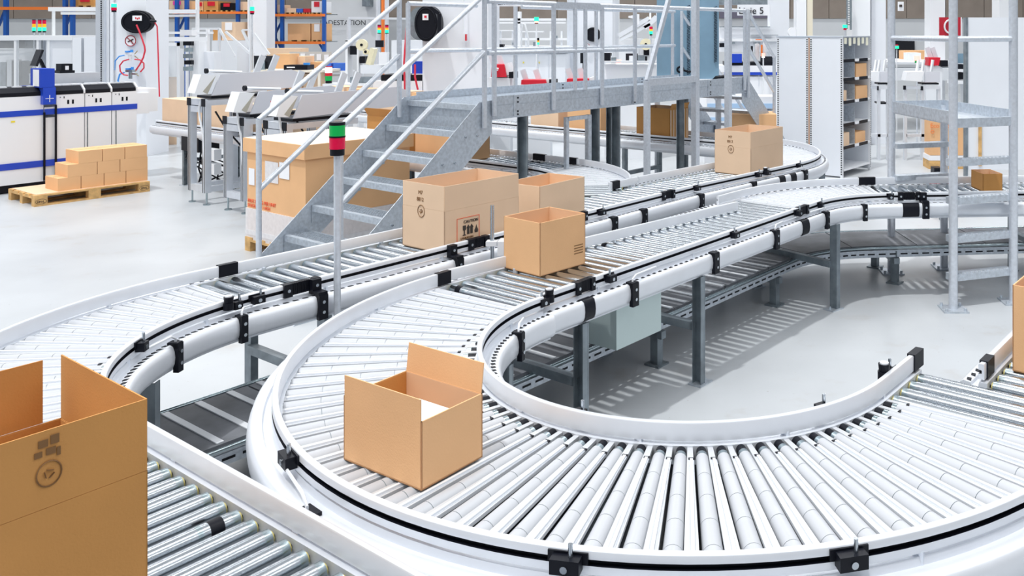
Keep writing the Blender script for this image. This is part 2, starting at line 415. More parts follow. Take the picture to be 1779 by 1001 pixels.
def clamp(T, P, hw, sd, px, py, knob=False):
    d = find(P, sd * hw, .88, px, py); m = MB(); fb(m, P, d, sd, hw + .020, hw + .062, .845, .884, .030); fb(m, P, d, sd, hw + .016, hw + .030, .86, .890, .042)
    p = lat(P, d, sd * (hw + .043), .884); u, l = dirs(P, d); l = l * sd
    c = build(m, 'rail_clamp', [BLK], T)
    m = MB(); m.cyl(p + u * .012 - Z_ * .0, p + u * .012 + Z_ * .036, .0065, seg=8); m.cyl(p + l * .019 - Z_ * .022, p + l * .023 - Z_ * .022, .010, seg=10)
    build(m, 'clamp_pin', CHR, c)
    if knob:
        m = MB(); q = p - u * .045 - l * .0; m.cyl(q - Z_ * .03, q + Z_ * .004, .026, seg=14); m.cyl(q + Z_ * .004, q + Z_ * .034, .021, .024, seg=14); m.cyl(q + Z_ * .034, q + Z_ * .040, .018, seg=14, mi=1)
        build(m, 'reflector_knob', [BLK, SHEET], c)
    return d
def strap(T, P, hw, sd, px, py, tall=False, rod=None):
    d = find(P, sd * (hw + .108), .76, px, py); m = MB(); hl = .027
    fb(m, P, d, sd, hw + .098, hw + .124, .69, .822, hl); fb(m, P, d, sd, hw + .07, hw + .12, .800, .826, hl)
    if tall: fb(m, P, d, sd, hw + .045, hw + .118, .82, .838, hl); fb(m, P, d, sd, hw + .024, hw + .06, .82, .898, hl)
    c = build(m, 'support_bracket', BLK, T); m = MB(); u, l = dirs(P, d)
    for z in ((.73, .785) + ((.865,) if tall else ())):
        o = hw + (.124 if z < .83 else .060); m.cyl(lat(P, d, sd * o, z), lat(P, d, sd * (o + .005), z), .009, seg=10); build(m, 'bracket_bolt', CHR, c); m = MB()
    if rod is not None:
        a = lat(P, d, sd * (hw + .098), .80); b = lat(P, d + rod, sd * (hw + .05), .845)
        m.tube([a, a + Z_ * .04, a + Z_ * .05 + (b - a) * .15, b, b - Z_ * .01], .0055, 6); build(m, 'bent_rod', SHEET, c)
    return d
def sleeve(T, P, hw, sd, px, py, hl=.045, skirt=True, off=0):
    hw += off
    z = .76 if skirt else .865; d = find(P, sd * (hw + (.108 if skirt else 0)), z, px, py); m = MB()
    if skirt: sweep(m, P, sd, hw, [(u + (.004 if u > .08 else 0), zz + (.004 if zz > .8 else 0)) for u, zz in FRAME[4:13]] + [(.08, .71), (.06, .80)], d - hl, d + hl)
    else: sweep(m, P, sd, hw, [(-.006, .830), (-.006, .900), (.029, .900), (.029, .830)], d - hl, d + hl)
    build(m, 'joint_sleeve', BLK, T)
def bellows(T, P, hw, sd, px, py, hl=.07):
    d = find(P, sd * hw, .865, px, py); m = MB(); n = 9
    for i in range(n):
        a = d - hl * .6 + i * 1.2 * hl / n; sweep(m, P, sd, hw, [(-.004, .836), (-.004, .899), (.034, .899), (.034, .836)], a, a + hl * .085)
    sweep(m, P, sd, hw, [(.0, .84), (.0, .893), (.028, .893), (.028, .84)], d - hl * .65, d + hl * .65)
    for q in (-1, 1): sweep(m, P, sd, hw, [(-.004, .83), (-.004, .90), (.040, .90), (.040, .83)], d + q * hl * .95 - hl * .27, d + q * hl * .95 + hl * .27)
    c = build(m, 'rail_bellows', BLK, T)
    for q in (-1, 1): m = MB(); m.cyl(lat(P, d + q * hl * .95, sd * (hw + .040), .865), lat(P, d + q * hl * .95, sd * (hw + .045), .865), .009, seg=10); build(m, 'bellows_bolt', CHR, c)

# --- big 180 degree loop in the foreground
P1 = path(0, 1.31, 180, ('A', 1.31, 180), ('L', .36)); H1 = .375
T1 = conveyor('curved_roller_conveyor', 'large half-circle roller conveyor with wide white rollers in the foreground', P1, H1, 'curve', legs=(.55, 2.6),
              curve=(0, 0, 90, 270, .935, 1.685), noslot=(-1,))
me = straight_roller(2 * H1 - .02)
for i in range(4): put(me, 'roller', T1, lat(P1, 4.115 + .045 + i * .088, 0, ZR - .027), N_)
# --- straight that feeds it from upper right
P2 = path(2.75, 1.33, 180, ('L', 2.75)); H2 = .365
T2 = conveyor('straight_roller_conveyor', 'straight roller conveyor running from the loop towards the crossover steps, holding a blank brown box', P2, H2, 'straight', legs=(1.34, 2.45),
              guards=[(1, 0, 2.75, 0, 0), (-1, .03, 2.75, -.25, .02)])
P3 = path(2.75, 1.33, 0, ('L', .35), ('A', 1.32, -50), ('L', 2.6)); H3 = .37
T3 = conveyor('bent_roller_conveyor', 'roller conveyor that bends to the right edge behind the crossover steps', P3, H3, 'curve', legs=(.62, 2.9),
              curve=(3.10, .01, 90, 40, .95, 1.69), guards=[(-1, 0, 4.1, 0, 0), (1, .08, 4.1, .0, 0)])
me = straight_roller(2 * H3 - .02); me2 = straight_roller(2 * H3 - .02, 'grooved')
D3 = P3[-1][3]
for i in range(4): put(me, 'roller', T3, lat(P3, .045 + i * .088, 0, ZR - .027), N_)
_d = .35 + 1.32 * math.radians(50) + .05; i = 0
while _d < D3 - .05:
    u, l = dirs(P3, _d); put(me2 if i % 5 == 1 else me, 'roller', T3, lat(P3, _d, 0, ZR - .027), l); _d += .09; i += 1
# --- left conveyor: foreground straight, quarter turn, long straight
P4 = path(-2.19, -1.75, 90, ('L', 2.9)); H4 = .325
T4 = conveyor('straight_roller_conveyor', 'near left roller conveyor with shiny zinc rollers under the large open box', P4, H4, 'straight', legs=(2.3,), pitch=.086, guards=[(1, 0, 2.9, .09, 0), (-1, 0, 2.9, 0, 0)])
P5 = path(-2.19, 1.15, 90, ('A', 1.375, -90)); H5 = .325
T5 = conveyor('curved_roller_conveyor', 'quarter-turn roller conveyor at the left edge between the open box and the stack light', P5, H5, 'curve', legs=(1.2,),
              curve=(-.815, 1.15, 180, 90, 1.05, 1.70), noslot=(1,))
P6 = path(-.815, 2.525, 0, ('L', 4.015)); H6 = .325
T6 = conveyor('straight_roller_conveyor', 'straight roller conveyor below the stairs carrying the tall box with warning symbols', P6, H6, 'straight', legs=(.35, 2.1, 3.7),
              guards=[(-1, 0, 4.015, 0, 0), (1, 0, 2.45, 0, -.05), (1, 3.62, 4.015, 0, 0)], frame_rng={1: (0, 2.5)}, pitch=.089)
P7 = path(3.2, 2.525, -4, ('L', 1.7)); H7 = .325
T7 = conveyor('straight_roller_conveyor', 'short roller conveyor with the farthest tall box beside the steel cabinet stand', P7, H7, 'straight', legs=(1.2,), guards=[(-1, 0, 1.7, 0, 0), (1, 0, 1.7, 0, 0)])
P8 = path(4.896, 2.407, -4, ('A', 1.30, 94)); H8 = .325
T8 = conveyor('curved_roller_conveyor', 'far curved roller conveyor turning in front of the shelving unit', P8, H8, 'curve', legs=(.9,),
              curve=(4.987, 3.704, -94, 0, .975, 1.625))
P9 = path(6.287, 3.704, 90, ('L', 9.0)); H9 = .325
T9 = conveyor('straight_roller_conveyor', 'rear roller conveyor lined with closed cartons passing behind the platform', P9, H9, 'straight', legs=(1.5, 4.2, 7.0), pitch=.1)
P10 = path(3.43, 12.2, -90, ('L', 8.0)); H10 = .325
T10 = conveyor('straight_roller_conveyor', 'roller conveyor running under the platform behind the stairs', P10, H10, 'straight', legs=(1.0, 3.6, 6.2), pitch=.1)
P11 = path(3.43, 4.2, -90, ('A', 1.35, -50), ('L', .55)); H11 = .325
T11 = conveyor('merging_roller_conveyor', 'curved roller conveyor merging beside the tall box in front of the platform', P11, H11, 'curve', legs=(.3,),
               curve=(2.08, 4.2, 0, -50, 1.025, 1.675), guards=[(1, 0, 1.25, 0, 0), (-1, 0, 1.7, 0, 0)], frame_rng={1: (0, 1.2), -1: (0, 1.5)})
me = straight_roller(.58)
for i in range(5): u, l = dirs(P11, 1.22 + i * .09); put(me, 'roller', T11, lat(P11, 1.22 + i * .09, -.02, ZR - .027), l)
P12 = path(.37, -1.53, 0, ('L', 1.9)); H12 = .325
T12 = conveyor('straight_roller_conveyor', 'roller conveyor leaving the loop at the right edge with a black-capped rail end', P12, H12, 'straight', legs=(.8,), pitch=.086)

# fittings, placed along the rails
for a in ((935, 520, True), ): clamp(T2, P2, H2, 1, *a)
for a in ((1052, 480, False), (1267, 400, False)): clamp(T2, P2, H2, 1, *a)
for a in ((1371, 362, False), (1417, 350, False), (1545, 338, False)): clamp(T3, P3, H3, -1, *a)
for a in ((990, 985, False), (1472, 975, False), (507, 800, False)): clamp(T1, P1, H1, -1, *a)
for a in ((1436, 700, False), (1556, 640, True), (997, 715, False)): clamp(T1, P1, H1, 1, *a)
for a in ((232, 600, False), (403, 525, True)): clamp(T5, P5, H5, -1, *a)
for a in ((436, 512, False), (1040, 368, False), (1205, 325, False)): clamp(T6, P6, H6, -1, *a)
for a in ((1312, 303, False), (1383, 285, False), (1328, 296, True)): clamp(T7, P7, H7, -1, *a)
for a in ((318, 635, False, -.22), (428, 590, False, .12)): strap(T5, P5, H5, -1, a[0], a[1], a[2], a[3])
for a in ((555, 512, True, None), (790, 440, True, None), (1066, 388, False, None), (1118, 372, False, None), (1217, 345, False, None)): strap(T6, P6, H6, -1, *a)
for a in ((1100, 508, False, -.28), (1242, 454, False, None), (1347, 412, False, -.2)): strap(T2, P2, H2, 1, *a)
strap(T1, P1, H1, 1, 901, 597, False, -.2); strap(T1, P1, H1, -1, 552, 895, False, -.25)
for a in ((1438, 384, False, -.18), (1503, 373, False, None), (1609, 356, True, None)): strap(T3, P3, H3, -1, *a)
for a in ((1309, 322, False, None), (1401, 300, False, -.15)): strap(T7, P7, H7, -1, *a)
sleeve(T2, P2, H2, 1, 1026, 540, .04); sleeve(T3, P3, H3, -1, 1390, 400, .05); sleeve(T3, P3, H3, -1, 1583, 370, .07)
sleeve(T7, P7, H7, -1, 1359, 311, .05); sleeve(T7, P7, H7, -1, 1378, 305, .05)
sleeve(T6, P6, H6, 1, 398, 472, .055, False, -.001); sleeve(T1, P1, H1, -1, 843, 460, .035, False); sleeve(T6, P6, H6, 1, 1071, 326, .05, False)
sleeve(T3, P3, H3, 1, 1507, 318, .07, False); sleeve(T10, P10, H10, 1, 936, 275, .09, False); sleeve(T1, P1, H1, 1, 1596, 625, .05, False); sleeve(T12, P12, H12, 1, 1722, 640, .045, False)
sleeve(T11, P11, H11, 1, 983, 280, .06, False)
bellows(T6, P6, H6, -1, 520, 497, .085); bellows(T2, P2, H2, 1, 1010, 496, .06); bellows(T6, P6, H6, -1, 828, 422, .07); bellows(T6, P6, H6, -1, 1158, 342, .07)
bellows(T3, P3, H3, -1, 1388, 358, .06); bellows(T3, P3, H3, -1, 1577, 336, .08); bellows(T6, P6, H6, -1, 1005, 385, .06)
# motor box hanging under the straight conveyor
m = MB(); m.g(.62, 1.02, .93, 1.0, .44, .70); m.g(.60, .62, .93, 1.14, .44, .68); m.g(.62, 1.02, 1.0, 1.14, .50, .69, 1)
mb_ = build(m, 'motor_cover', [mat('zinc_motor_cover', (.50, .60, .60), .4, .5), BLK], T2)

# lower return conveyors with slotted rails
def lower(name, label, P, hw, z, legs=(), strip_end=99, strip_start=0):
    D = P[-1][3]; c0 = lat(P, D / 2, 0, 0); T = thing(name, label, 'conveyor', (c0.x, c0.y, 0))
    m = MB(); k = int(D / .62)
    for i in range(k):
        a, b = i * D / k + .006, (i + 1) * D / k - .006; sweep(m, P, 1, -hw + .04, [(0, z - .03), (0, z), (2 * hw - .08, z), (2 * hw - .08, z - .03)], a, b)
    build(m, 'slider_bed', RUB, T)
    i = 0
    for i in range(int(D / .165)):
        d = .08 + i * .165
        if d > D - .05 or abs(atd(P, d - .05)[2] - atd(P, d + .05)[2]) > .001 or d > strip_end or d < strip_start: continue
        m = MB(); m.beam(lat(P, d, -hw + .05, z + .004), lat(P, d, hw - .05, z + .004), .034, .006); build(m, 'pale_strip', SHEET, T)  # narrow pale strips across the dark bed
    for sd in (1, -1):
        m = MB(); sweep(m, P, sd, hw - .03, [(0, z - .10), (0, z - .03), (.035, z - .03), (.035, z - .038), (.006, z - .038), (.006, z - .10)], 0, D)
        kk = int(D / .1)
        for i in range(kk):
            d = (i + .5) * D / kk; fb(m, P, d, sd, hw - .024, hw - .0225, z - .077, z - .065, .032, 1)
        build(m, 'slotted_rail', [GALV, BLK], T)
        m = MB(); m.tube([lat(P, D * i / 40, sd * (hw + .0), z - .01) for i in range(41)], .012, 8); build(m, 'edge_tube', CHR2, T)
    for d in legs:
        m = MB()
        for sd in (1, -1):
            p = lat(P, d, sd * (hw - .06), 0); m.beam(p, p + Z_ * (z - .03), .06, .06); m.beam(p, p + Z_ * .012, .12, .12)
        m.beam(lat(P, d, hw + .0, z - .13), lat(P, d, -hw, z - .13), .05, .05)
        build(m, 'leg', POSTM, T)
    return T
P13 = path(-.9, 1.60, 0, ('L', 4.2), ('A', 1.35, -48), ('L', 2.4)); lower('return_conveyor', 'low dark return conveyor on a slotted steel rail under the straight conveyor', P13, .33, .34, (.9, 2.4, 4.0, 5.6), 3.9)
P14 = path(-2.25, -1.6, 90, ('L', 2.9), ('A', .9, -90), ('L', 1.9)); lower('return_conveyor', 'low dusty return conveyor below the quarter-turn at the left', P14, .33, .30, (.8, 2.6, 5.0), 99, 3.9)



# ---------------------------------------------------------------- cartons
def opencarton(name, label, s0, s1, n0, n1, h, flaps=None, z0=ZR + .001, rot=0., m0=CARD, m1=CARDI, group=None, cat='box', t=.005, gap=.012):
    """open box on the hall grid; flaps = dict(side -> (height, lean)) with sides s0 s1 n0 n1"""
    cs, cn = (s0 + s1) / 2, (n0 + n1) / 2; a, b = (s1 - s0) / 2, (n1 - n0) / 2; R = math.radians(rot)
    T = thing(name, label, cat, G(cs, cn, z0), group)
    def Q(x, y, z): return G(cs + x * math.cos(R) - y * math.sin(R), cn + x * math.sin(R) + y * math.cos(R), z)
    def bx(m, x0, x1, y0, y1, z0_, z1_, mi=0, tx=0, ty=0):
        q = [(x0, y0), (x1, y0), (x1, y1), (x0, y1)]; m.hexa([Q(x, y, z0_) for x, y in q], [Q(x + tx, y + ty, z1_) for x, y in q], mi)
    m = MB(); bx(m, -a, a, -b, b, z0, z0 + t); bx(m, -a, -a + t, -b, b, z0, z0 + h); bx(m, a - t, a, -b, b, z0, z0 + h); bx(m, -a, a, -b, -b + t, z0, z0 + h); bx(m, -a, a, b - t, b, z0, z0 + h)
    i = t + .0006; bx(m, -a + i, -a + i + .001, -b + i, b - i, z0 + t, z0 + h - .002, 1); bx(m, a - i - .001, a - i, -b + i, b - i, z0 + t, z0 + h - .002, 1)
    bx(m, -a + i, a - i, -b + i, -b + i + .001, z0 + t, z0 + h - .002, 1); bx(m, -a + i, a - i, b - i - .001, b - i, z0 + t, z0 + h - .002, 1)
    build(m, 'body', [m0, m1], T)
    for k, (fh, ln) in (flaps or {}).items():
        m = MB(); z = z0 + h + .001; g = gap
        if k == 's0': bx(m, -a, -a + .004, -b + g, b - g, z, z + fh, 0, -ln, 0)
        if k == 's1': bx(m, a - .004, a, -b + g, b - g, z, z + fh, 0, ln, 0)
        if k == 'n0': bx(m, -a + g, a - g, -b, -b + .004, z, z + fh, 0, 0, -ln)
        if k == 'n1': bx(m, -a + g, a - g, b - .004, b, z, z + fh, 0, 0, ln)
        build(m, 'flap', m0, T)
    T['_q'] = 0; return T, Q, a, b
def marks(T, pfn, u, items):
    """small printed marks: items = (x, y, w, h) rectangles in the plane p + u*x + z*y"""
    m = MB(); nrm = u.cross(Z_).normalized() * .0008
    for x, y, w_, h_ in items: m.hexa([pfn + u * x + Z_ * y - nrm, pfn + u * (x + w_) + Z_ * y - nrm, pfn + u * (x + w_) + Z_ * y + nrm, pfn + u * x + Z_ * y + nrm],
                                      [pfn + u * x + Z_ * (y + h_) - nrm, pfn + u * (x + w_) + Z_ * (y + h_) - nrm, pfn + u * (x + w_) + Z_ * (y + h_) + nrm, pfn + u * x + Z_ * (y + h_) + nrm])
    return m
def emblem(T, c, u, r, m0=INKB, name='printed_emblem'):
    """recycling mark: ring with a dark knot, in the plane c + u, z"""
    u = u.normalized(); m = MB(); m.tube([c + u * math.cos(a) * r + Z_ * math.sin(a) * r * 1.15 for a in [i * math.pi / 10 for i in range(21)]], r * .07, 4)
    for k in range(3):
        a = k * 2.094 + .5; p = c + u * math.cos(a) * r * .42 + Z_ * math.sin(a) * r * .42; q = c + u * math.cos(a + 1.5) * r * .42 + Z_ * math.sin(a + 1.5) * r * .42
        m.beam(p, q, r * .05, r * .26, up=u.cross(Z_))
    build(m, name, m0, T)
uN, uS = -N_, S_
# near left box with upright flaps
SB, NB0 = -2.205, .165; NB1 = n_at(108, SB)
TB, Q, a, b = opencarton('open_box', 'large open brown box with upright flaps cut by the left edge of the view', -2.60, SB, NB0, NB1, .285,
                         {'s1': (.185, .0), 'n0': (.185, 0)}, m0=CARD2, m1=CARD2, gap=.002)
m = MB(); m.g(-2.58, SB - .05, NB1 - .004, NB1, ZR + .288, ZR + .47); build(m, 'flap', CARD2, TB); m = MB(); m.g(-2.60, -2.596, NB0 + .004, NB1 - .004, ZR + .288, ZR + .47); build(m, 'flap', CARD2, TB)
c = G(-2.425, NB0 - .002, 0)
m = MB()
for x, z, ww, hh in ((-.012, 1.268, .020, .018), (.012, 1.272, .018, .022), (-.022, 1.244, .016, .014), (.004, 1.246, .020, .016), (.02, 1.240, .008, .020)): p = c + S_ * x + Z_ * z; m.beam(p - S_ * ww * .5, p + S_ * ww * .5, .0015, hh)
build(m, 'printed_mark', INKB, TB); emblem(TB, c + Z_ * 1.193, S_, .026, INKB)
m = MB(); m.g(-2.58, -2.36, .25, .62, ZR + .01, ZR + .25); bk = build(m, 'packed_carton', PAPER); tag(bk, 'white carton with orange edge packed inside the large open box', 'carton')
m = MB(); m.g(-2.39, -2.36, .25, .62, ZR + .2505, ZR + .254); build(m, 'edge_strip', ORG, bk)
# box on the loop
pA = at(725, 855, ZR); s_, n_ = SN(pA)
TC, Q, a, b = opencarton('open_box', 'open brown box with two raised flaps travelling round the big loop', s_, s_ + .26, n_, n_ + .378, .213, {'n0': (.0, 0)} if 0 else {}, rot=3)
for yy, lab in ((-1, 0), (1, 0)): pass
m = MB(); zz = ZR + .214
def fl(x0, x1, y0, y1, z0, z1, tx=0, ty=0):
    q = [(x0, y0), (x1, y0), (x1, y1), (x0, y1)]; m.hexa([Q(x, y, z0) for x, y in q], [Q(x + tx, y + ty, z1) for x, y in q])
fl(-a, -a + .004, -b + .004, b - .004, zz, zz + .068); build(m, 'flap', CARD, TC); m = MB()
fl(a - .004, a, -b + .004, b - .004, zz, zz + .098, .012); build(m, 'flap', CARD, TC); m = MB()
fl(-a + .006, a - .006, b - .008, b - .0055, zz - .13, zz - .002, 0, 0); build(m, 'folded_flap', CARD2, TC)
m = MB(); m.hexa([Q(x, y, ZR + .02) for x, y in ((-.10, -.15), (.04, -.15), (.04, .02), (-.10, .02))], [Q(x, y, ZR + .16) for x, y in ((-.12, -.17), (.02, -.17), (.02, 0), (-.12, 0))])
for k in range(5): m.hexa([Q(x, y, ZR + .161 + k * .007) for x, y in ((-.115 + k * .004, -.165), (.02, -.165), (.02, -.005), (-.115, -.005))], [Q(x, y, ZR + .166 + k * .007) for x, y in ((-.115 + k * .004, -.165), (.02, -.165), (.02, -.005), (-.115, -.005))])
tag(build(m, 'paper_stack', PAPER), 'stack of white papers inside the open box on the loop', 'paper')
# blank box on the straight
s_, n_ = SN(at(942, 481, ZR))
TD, Q, a, b = opencarton('open_box', 'plain open brown box standing on the straight conveyor beside the near rail', s_, s_ + .37, n_, n_ + .32, .31, {}, rot=-3)
m = MB()
for i in range(4): m.hexa([Q(.09 + .015 * (i % 2), -b - .0008, ZR + .075 + i * .016), Q(.165, -b - .0008, ZR + .075 + i * .016), Q(.165, -b, ZR + .075 + i * .016), Q(.09, -b, ZR + .075 + i * .016)],
                          [Q(.09 + .015 * (i % 2), -b - .0008, ZR + .081 + i * .016), Q(.165, -b - .0008, ZR + .081 + i * .016), Q(.165, -b, ZR + .081 + i * .016), Q(.09, -b, ZR + .081 + i * .016)])
build(m, 'printed_mark', INKB, TD)
# tall boxes on the left conveyor
def tallbox(label, s0, sym):
    T, Q, a, b = opencarton('tall_box', label, s0, s0 + .65, 2.24, 2.665, .27, {'s0': (.16, 0), 's1': (.16, 0), 'n0': (.16, 0), 'n1': (.16, 0)}, m0=CARDL, gap=.003, group=None)
    f = G(s0 - .001, 2.47, 0)
    text('M7', 'printed_text', INKB, T, f + N_ * .03 + Z_ * (ZR + .36), uN, Z_, .035); text('8812', 'printed_text', INKB, T, f + N_ * .045 + Z_ * (ZR + .315), uN, Z_, .035)
    emblem(T, f + Z_ * (ZR + .25) - S_ * .001, N_, .034)
    if sym:
        g = G(s0 + .13, 2.2385, ZR); m = MB()
        for (x, y, w_, h_) in ((0, 0.01, .19, .003), (0, .205, .19, .003), (0, .01, .003, .198), (.187, .01, .003, .198)): m.g(s0 + .10 + x, s0 + .10 + x + w_, 2.237, 2.239, ZR + y, ZR + y + h_)
        build(m, 'label_border', INKR, T); m = MB()
        m.g(s0 + .15, s0 + .175, 2.237, 2.239, ZR + .125, ZR + .155); m.g(s0 + .158, s0 + .166, 2.237, 2.239, ZR + .095, ZR + .126); m.g(s0 + .150, s0 + .174, 2.237, 2.239, ZR + .09, ZR + .096)
        build(m, 'glass_symbol', INK, T); m = MB()
        for q in (0, .028): m.g(s0 + .185 + q, s0 + .205 + q, 2.237, 2.239, ZR + .095, ZR + .135); m.prism([(-.006, 0), (.026, 0), (.010, .022)], G(s0 + .185 + q, 2.237, ZR + .135), S_, Z_, N_ * .002)
        build(m, 'arrow_symbol', INK, T); m = MB()
        m.prism([(0, 0), (.026, 0), (.028, .016), (.018, .036), (.013, .05), (.007, .03), (-.002, .016)], G(s0 + .25, 2.237, ZR + .095), S_, Z_, N_ * .002)
        build(m, 'flame_symbol', INK, T)
        text('CAUTION', 'printed_text', INK, T, G(s0 + .155, 2.2365, ZR + .17), S_, Z_, .027); 
        for k, tx in enumerate(('LITHIUM ION', 'DO NOT LOAD', 'IF DAMAGED')): text(tx, 'printed_text', INKB, T, G(s0 + .13, 2.2365, ZR + .068 - k * .02), S_, Z_, .018)
    return T
tallbox('tall open brown box with caution symbols on the conveyor by the stairs', .455, True)
tallbox('tall open brown box farthest along the conveyor, in front of the shelving unit', 4.22, False)
TG, Q, a, b = opencarton('open_box', 'small open box with a round print between the tall box and the merging conveyor', 1.40, 1.93, 2.36, 2.72, .285, {}, m0=CARDL, rot=4)
m = MB(); f = G(1.72, 2.375, ZR + .15); emblem(TG, G(1.78, 2.378, ZR + .12), S_, .03); m = MB(); m.g(1.60, 1.64, 2.366, 2.37, ZR + .19, ZR + .23); build(m, 'small_label', PAPER, TG)
sR = (4.65, 5.0)
s_, n_ = SN(at(1714, 328, ZR))
TR, Q, a, b = opencarton('small_box', 'small brown box on the conveyor behind the crossover steps', s_ - .09, s_ + .09, n_ - .13, n_ + .13, .155, {}, m0=CARD2, rot=-50)
TR2, Q, a, b = opencarton('open_box', 'brown box cut by the right edge of the view on the outgoing conveyor', .56, 1.05, -1.74, -1.265, .36, {}, m0=CARD)

def closed(label, s0, s1, n0, n1, z0, h, mt=CARD, tape=True, group=None, name='carton', rz=0.):
    m = MB(); m.g(s0, s1, n0, n1, z0, z0 + h); o = build(m, name, [mt]); tag(o, label, 'carton', group)
    if tape:
        m = MB(); c = (n0 + n1) / 2; m.g(s0 - .001, s1 + .001, c - .02, c + .02, z0 + h, z0 + h + .0012); build(m, 'tape_strip', CARDI, o)
    return o
# cartons on the rear conveyor (nearest rail at s = 5.96) and on the one under the platform (s = 3.1)
for i, (n0, ln, h, lb, mt) in enumerate(((11.75, .60, .44, 'leftmost', CARDL), (11.05, .62, .42, 'second from left', CARD), (10.05, .78, .42, 'third from left', CARDL), (9.35, .5, .42, 'fourth from left', CARD), (6.55, .55, .40, 'third from right', CARDL), (5.75, .62, .42, 'second from right', CARD))):
    o = closed('%s closed carton on the rear conveyor behind the platform' % lb.capitalize(), 6.02, 6.42, n0, n0 + ln, ZR + .001, h, mt, group=None)
    if i in (2,):
        m = MB()
        for k, (x, z) in enumerate(((.18, .30), (.14, .30), (.17, .24), (.13, .24))): m.g(6.017, 6.019, n0 + x, n0 + x + .025, ZR + z, ZR + z + .03)
        build(m, 'printed_mark', ORG, o)
for (n0, ln, lb) in ((4.55, .55, 'light-striped'), (4.95 + .25, 0, '')):
    if ln:
        T, Q, a, b = opencarton('open_box', 'open brown box with light stripes on one side under the grey cabinet stand', 6.0, 6.42, n0, n0 + ln, .42, {'n0': (.06, .03)}, m0=CARD2)
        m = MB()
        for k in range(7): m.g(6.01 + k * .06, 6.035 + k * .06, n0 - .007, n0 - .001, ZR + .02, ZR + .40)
        build(m, 'light_stripes', CARDL, T)  # stripes of light on this face, built as pale raised bars
m = MB()
T, Q, a, b = opencarton('open_box', 'open brown box with a torn flap seen through the stairs', 3.16, 3.60, 6.2, 6.95, .42, {'n0': (.12, .1), 's0': (.10, .06)}, m0=CARD2)
T, Q, a, b = opencarton('open_box', 'open brown box beside the stair side plate', 3.16, 3.60, 5.30, 6.05, .34, {'s1': (.12, .02)}, m0=CARD)
for i, (n0, n1) in enumerate(((9.75, 11.05), (11.1, 12.15), (8.6, 9.65))):
    closed(['long pale carton on the conveyor behind the aluminium stations, middle of three', 'long pale carton next to the white sorting machine', 'long pale carton half hidden by the nearest aluminium station'][i], 3.16, 3.60, n0, n1, ZR + .001, .40, CARDL, tape=False)

# ---------------------------------------------------------------- big gaylord carton on pallet behind the stairs
TK = thing('pallet_carton', 'huge lidded brown carton wrapped in film behind the stairs', 'carton', G(2.15, 6.14, .14))
m = MB(); m.g(1.55, 2.75, 5.61, 6.67, .145, 1.02); build(m, 'carton_body', CARD, TK)
m = MB(); m.g(1.52, 2.78, 5.58, 6.70, 1.02, 1.158); lid = build(m, 'carton_lid', CARD, TK)
m = MB(); m.g(1.53, 2.77, 5.59, 6.69, 1.1585, 1.161); build(m, 'lid_top_sheet', mat('pale_lid_sheet', (.80, .70, .58), .8), lid)
m = MB(); m.g(1.538, 2.762, 5.598, 6.682, .12, .44); m.g(1.535, 2.765, 5.595, 6.685, .17, .22); build(m, 'stretch_wrap', FILM, TK)
for q in ((6.52, 6.63, .68, .85), (5.88, 6.06, .80, .96)): m = MB(); m.g(1.543, 1.546, *q); build(m, 'paper_label', PAPER, TK)
m = MB(); m.g(1.543, 1.546, 6.08, 6.32, .74, .95); build(m, 'document_pouch', FILM, TK)
text('MAX 275 KG PER UNIT', 'printed_text', INKR, TK, G(1.545, 6.65, .50), uN, Z_, .052)
text('STACKABLE   1 HIGH', 'printed_text', INKR, TK, G(1.545, 6.65, .455), uN, Z_, .045)
def pallet(label, s0, s1, n0, n1, stamp=False):
    T = thing('euro_pallet', label, 'pallet', G((s0 + s1) / 2, (n0 + n1) / 2, 0))
    L, W = s1 - s0, n1 - n0; m = MB()
    for i in range(5): 
        y = n0 + i * (W - .14) / 4; w_ = .14; m = MB(); m.g(s0, s1, y, y + w_, .122, .144); build(m, 'deck_board', WOOD, T)
    for i in range(3):
        y = n0 + i * (W - .10) / 2; m = MB(); m.g(s0, s1, y, y + .10, 0, .022); build(m, 'bottom_board', WOOD, T)
        for j in range(3):
            x = s0 + j * (L - .145) / 2; m = MB(); m.g(x, x + .145, y, y + .10, .022, .10); bl = build(m, 'block', WOOD, T)
            if stamp and i == 0 and j != 1:
                text('EPAL', 'stamp', INK, T, G(x + .03, y - .002, .045), S_, Z_, .038)
                m = MB(); c = G(x + .0725, y - .002, .06); m.tube([c + S_ * math.cos(a) * .062 + Z_ * math.sin(a) * .032 for a in [k * math.pi / 10 for k in range(21)]], .002, 4); build(m, 'stamp_oval', INK, T)
    for j in range(3): x = s0 + j * (L - .145) / 2; m = MB(); m.g(x, x + .145, n0, n1, .10, .122); build(m, 'stringer_board', WOOD, T)
    return T
pallet('wooden pallet under the huge film-wrapped carton', 1.53, 2.77, 5.60, 6.68)
pallet('wooden pallet on the open floor carrying ten small brown cartons', 1.14, 2.52, 11.08, 11.98, True)
m = MB(); m.g(1.17, 2.50, 11.12, 11.95, .1445, .150); tag(build(m, 'cardboard_sheet', CARDL), 'flat sheet of cardboard lying on the pallet below the cartons', 'sheet')
hh = .166; rows = [((87, 141, 181, 219, 257), 0), ((104, 169, 208.5, 257), 1), ((123, 178, 217, 256), 2)]
pos = ('at the left end', 'second from left', 'third from left', 'at the right end'); lay = ('bottom', 'middle', 'top')
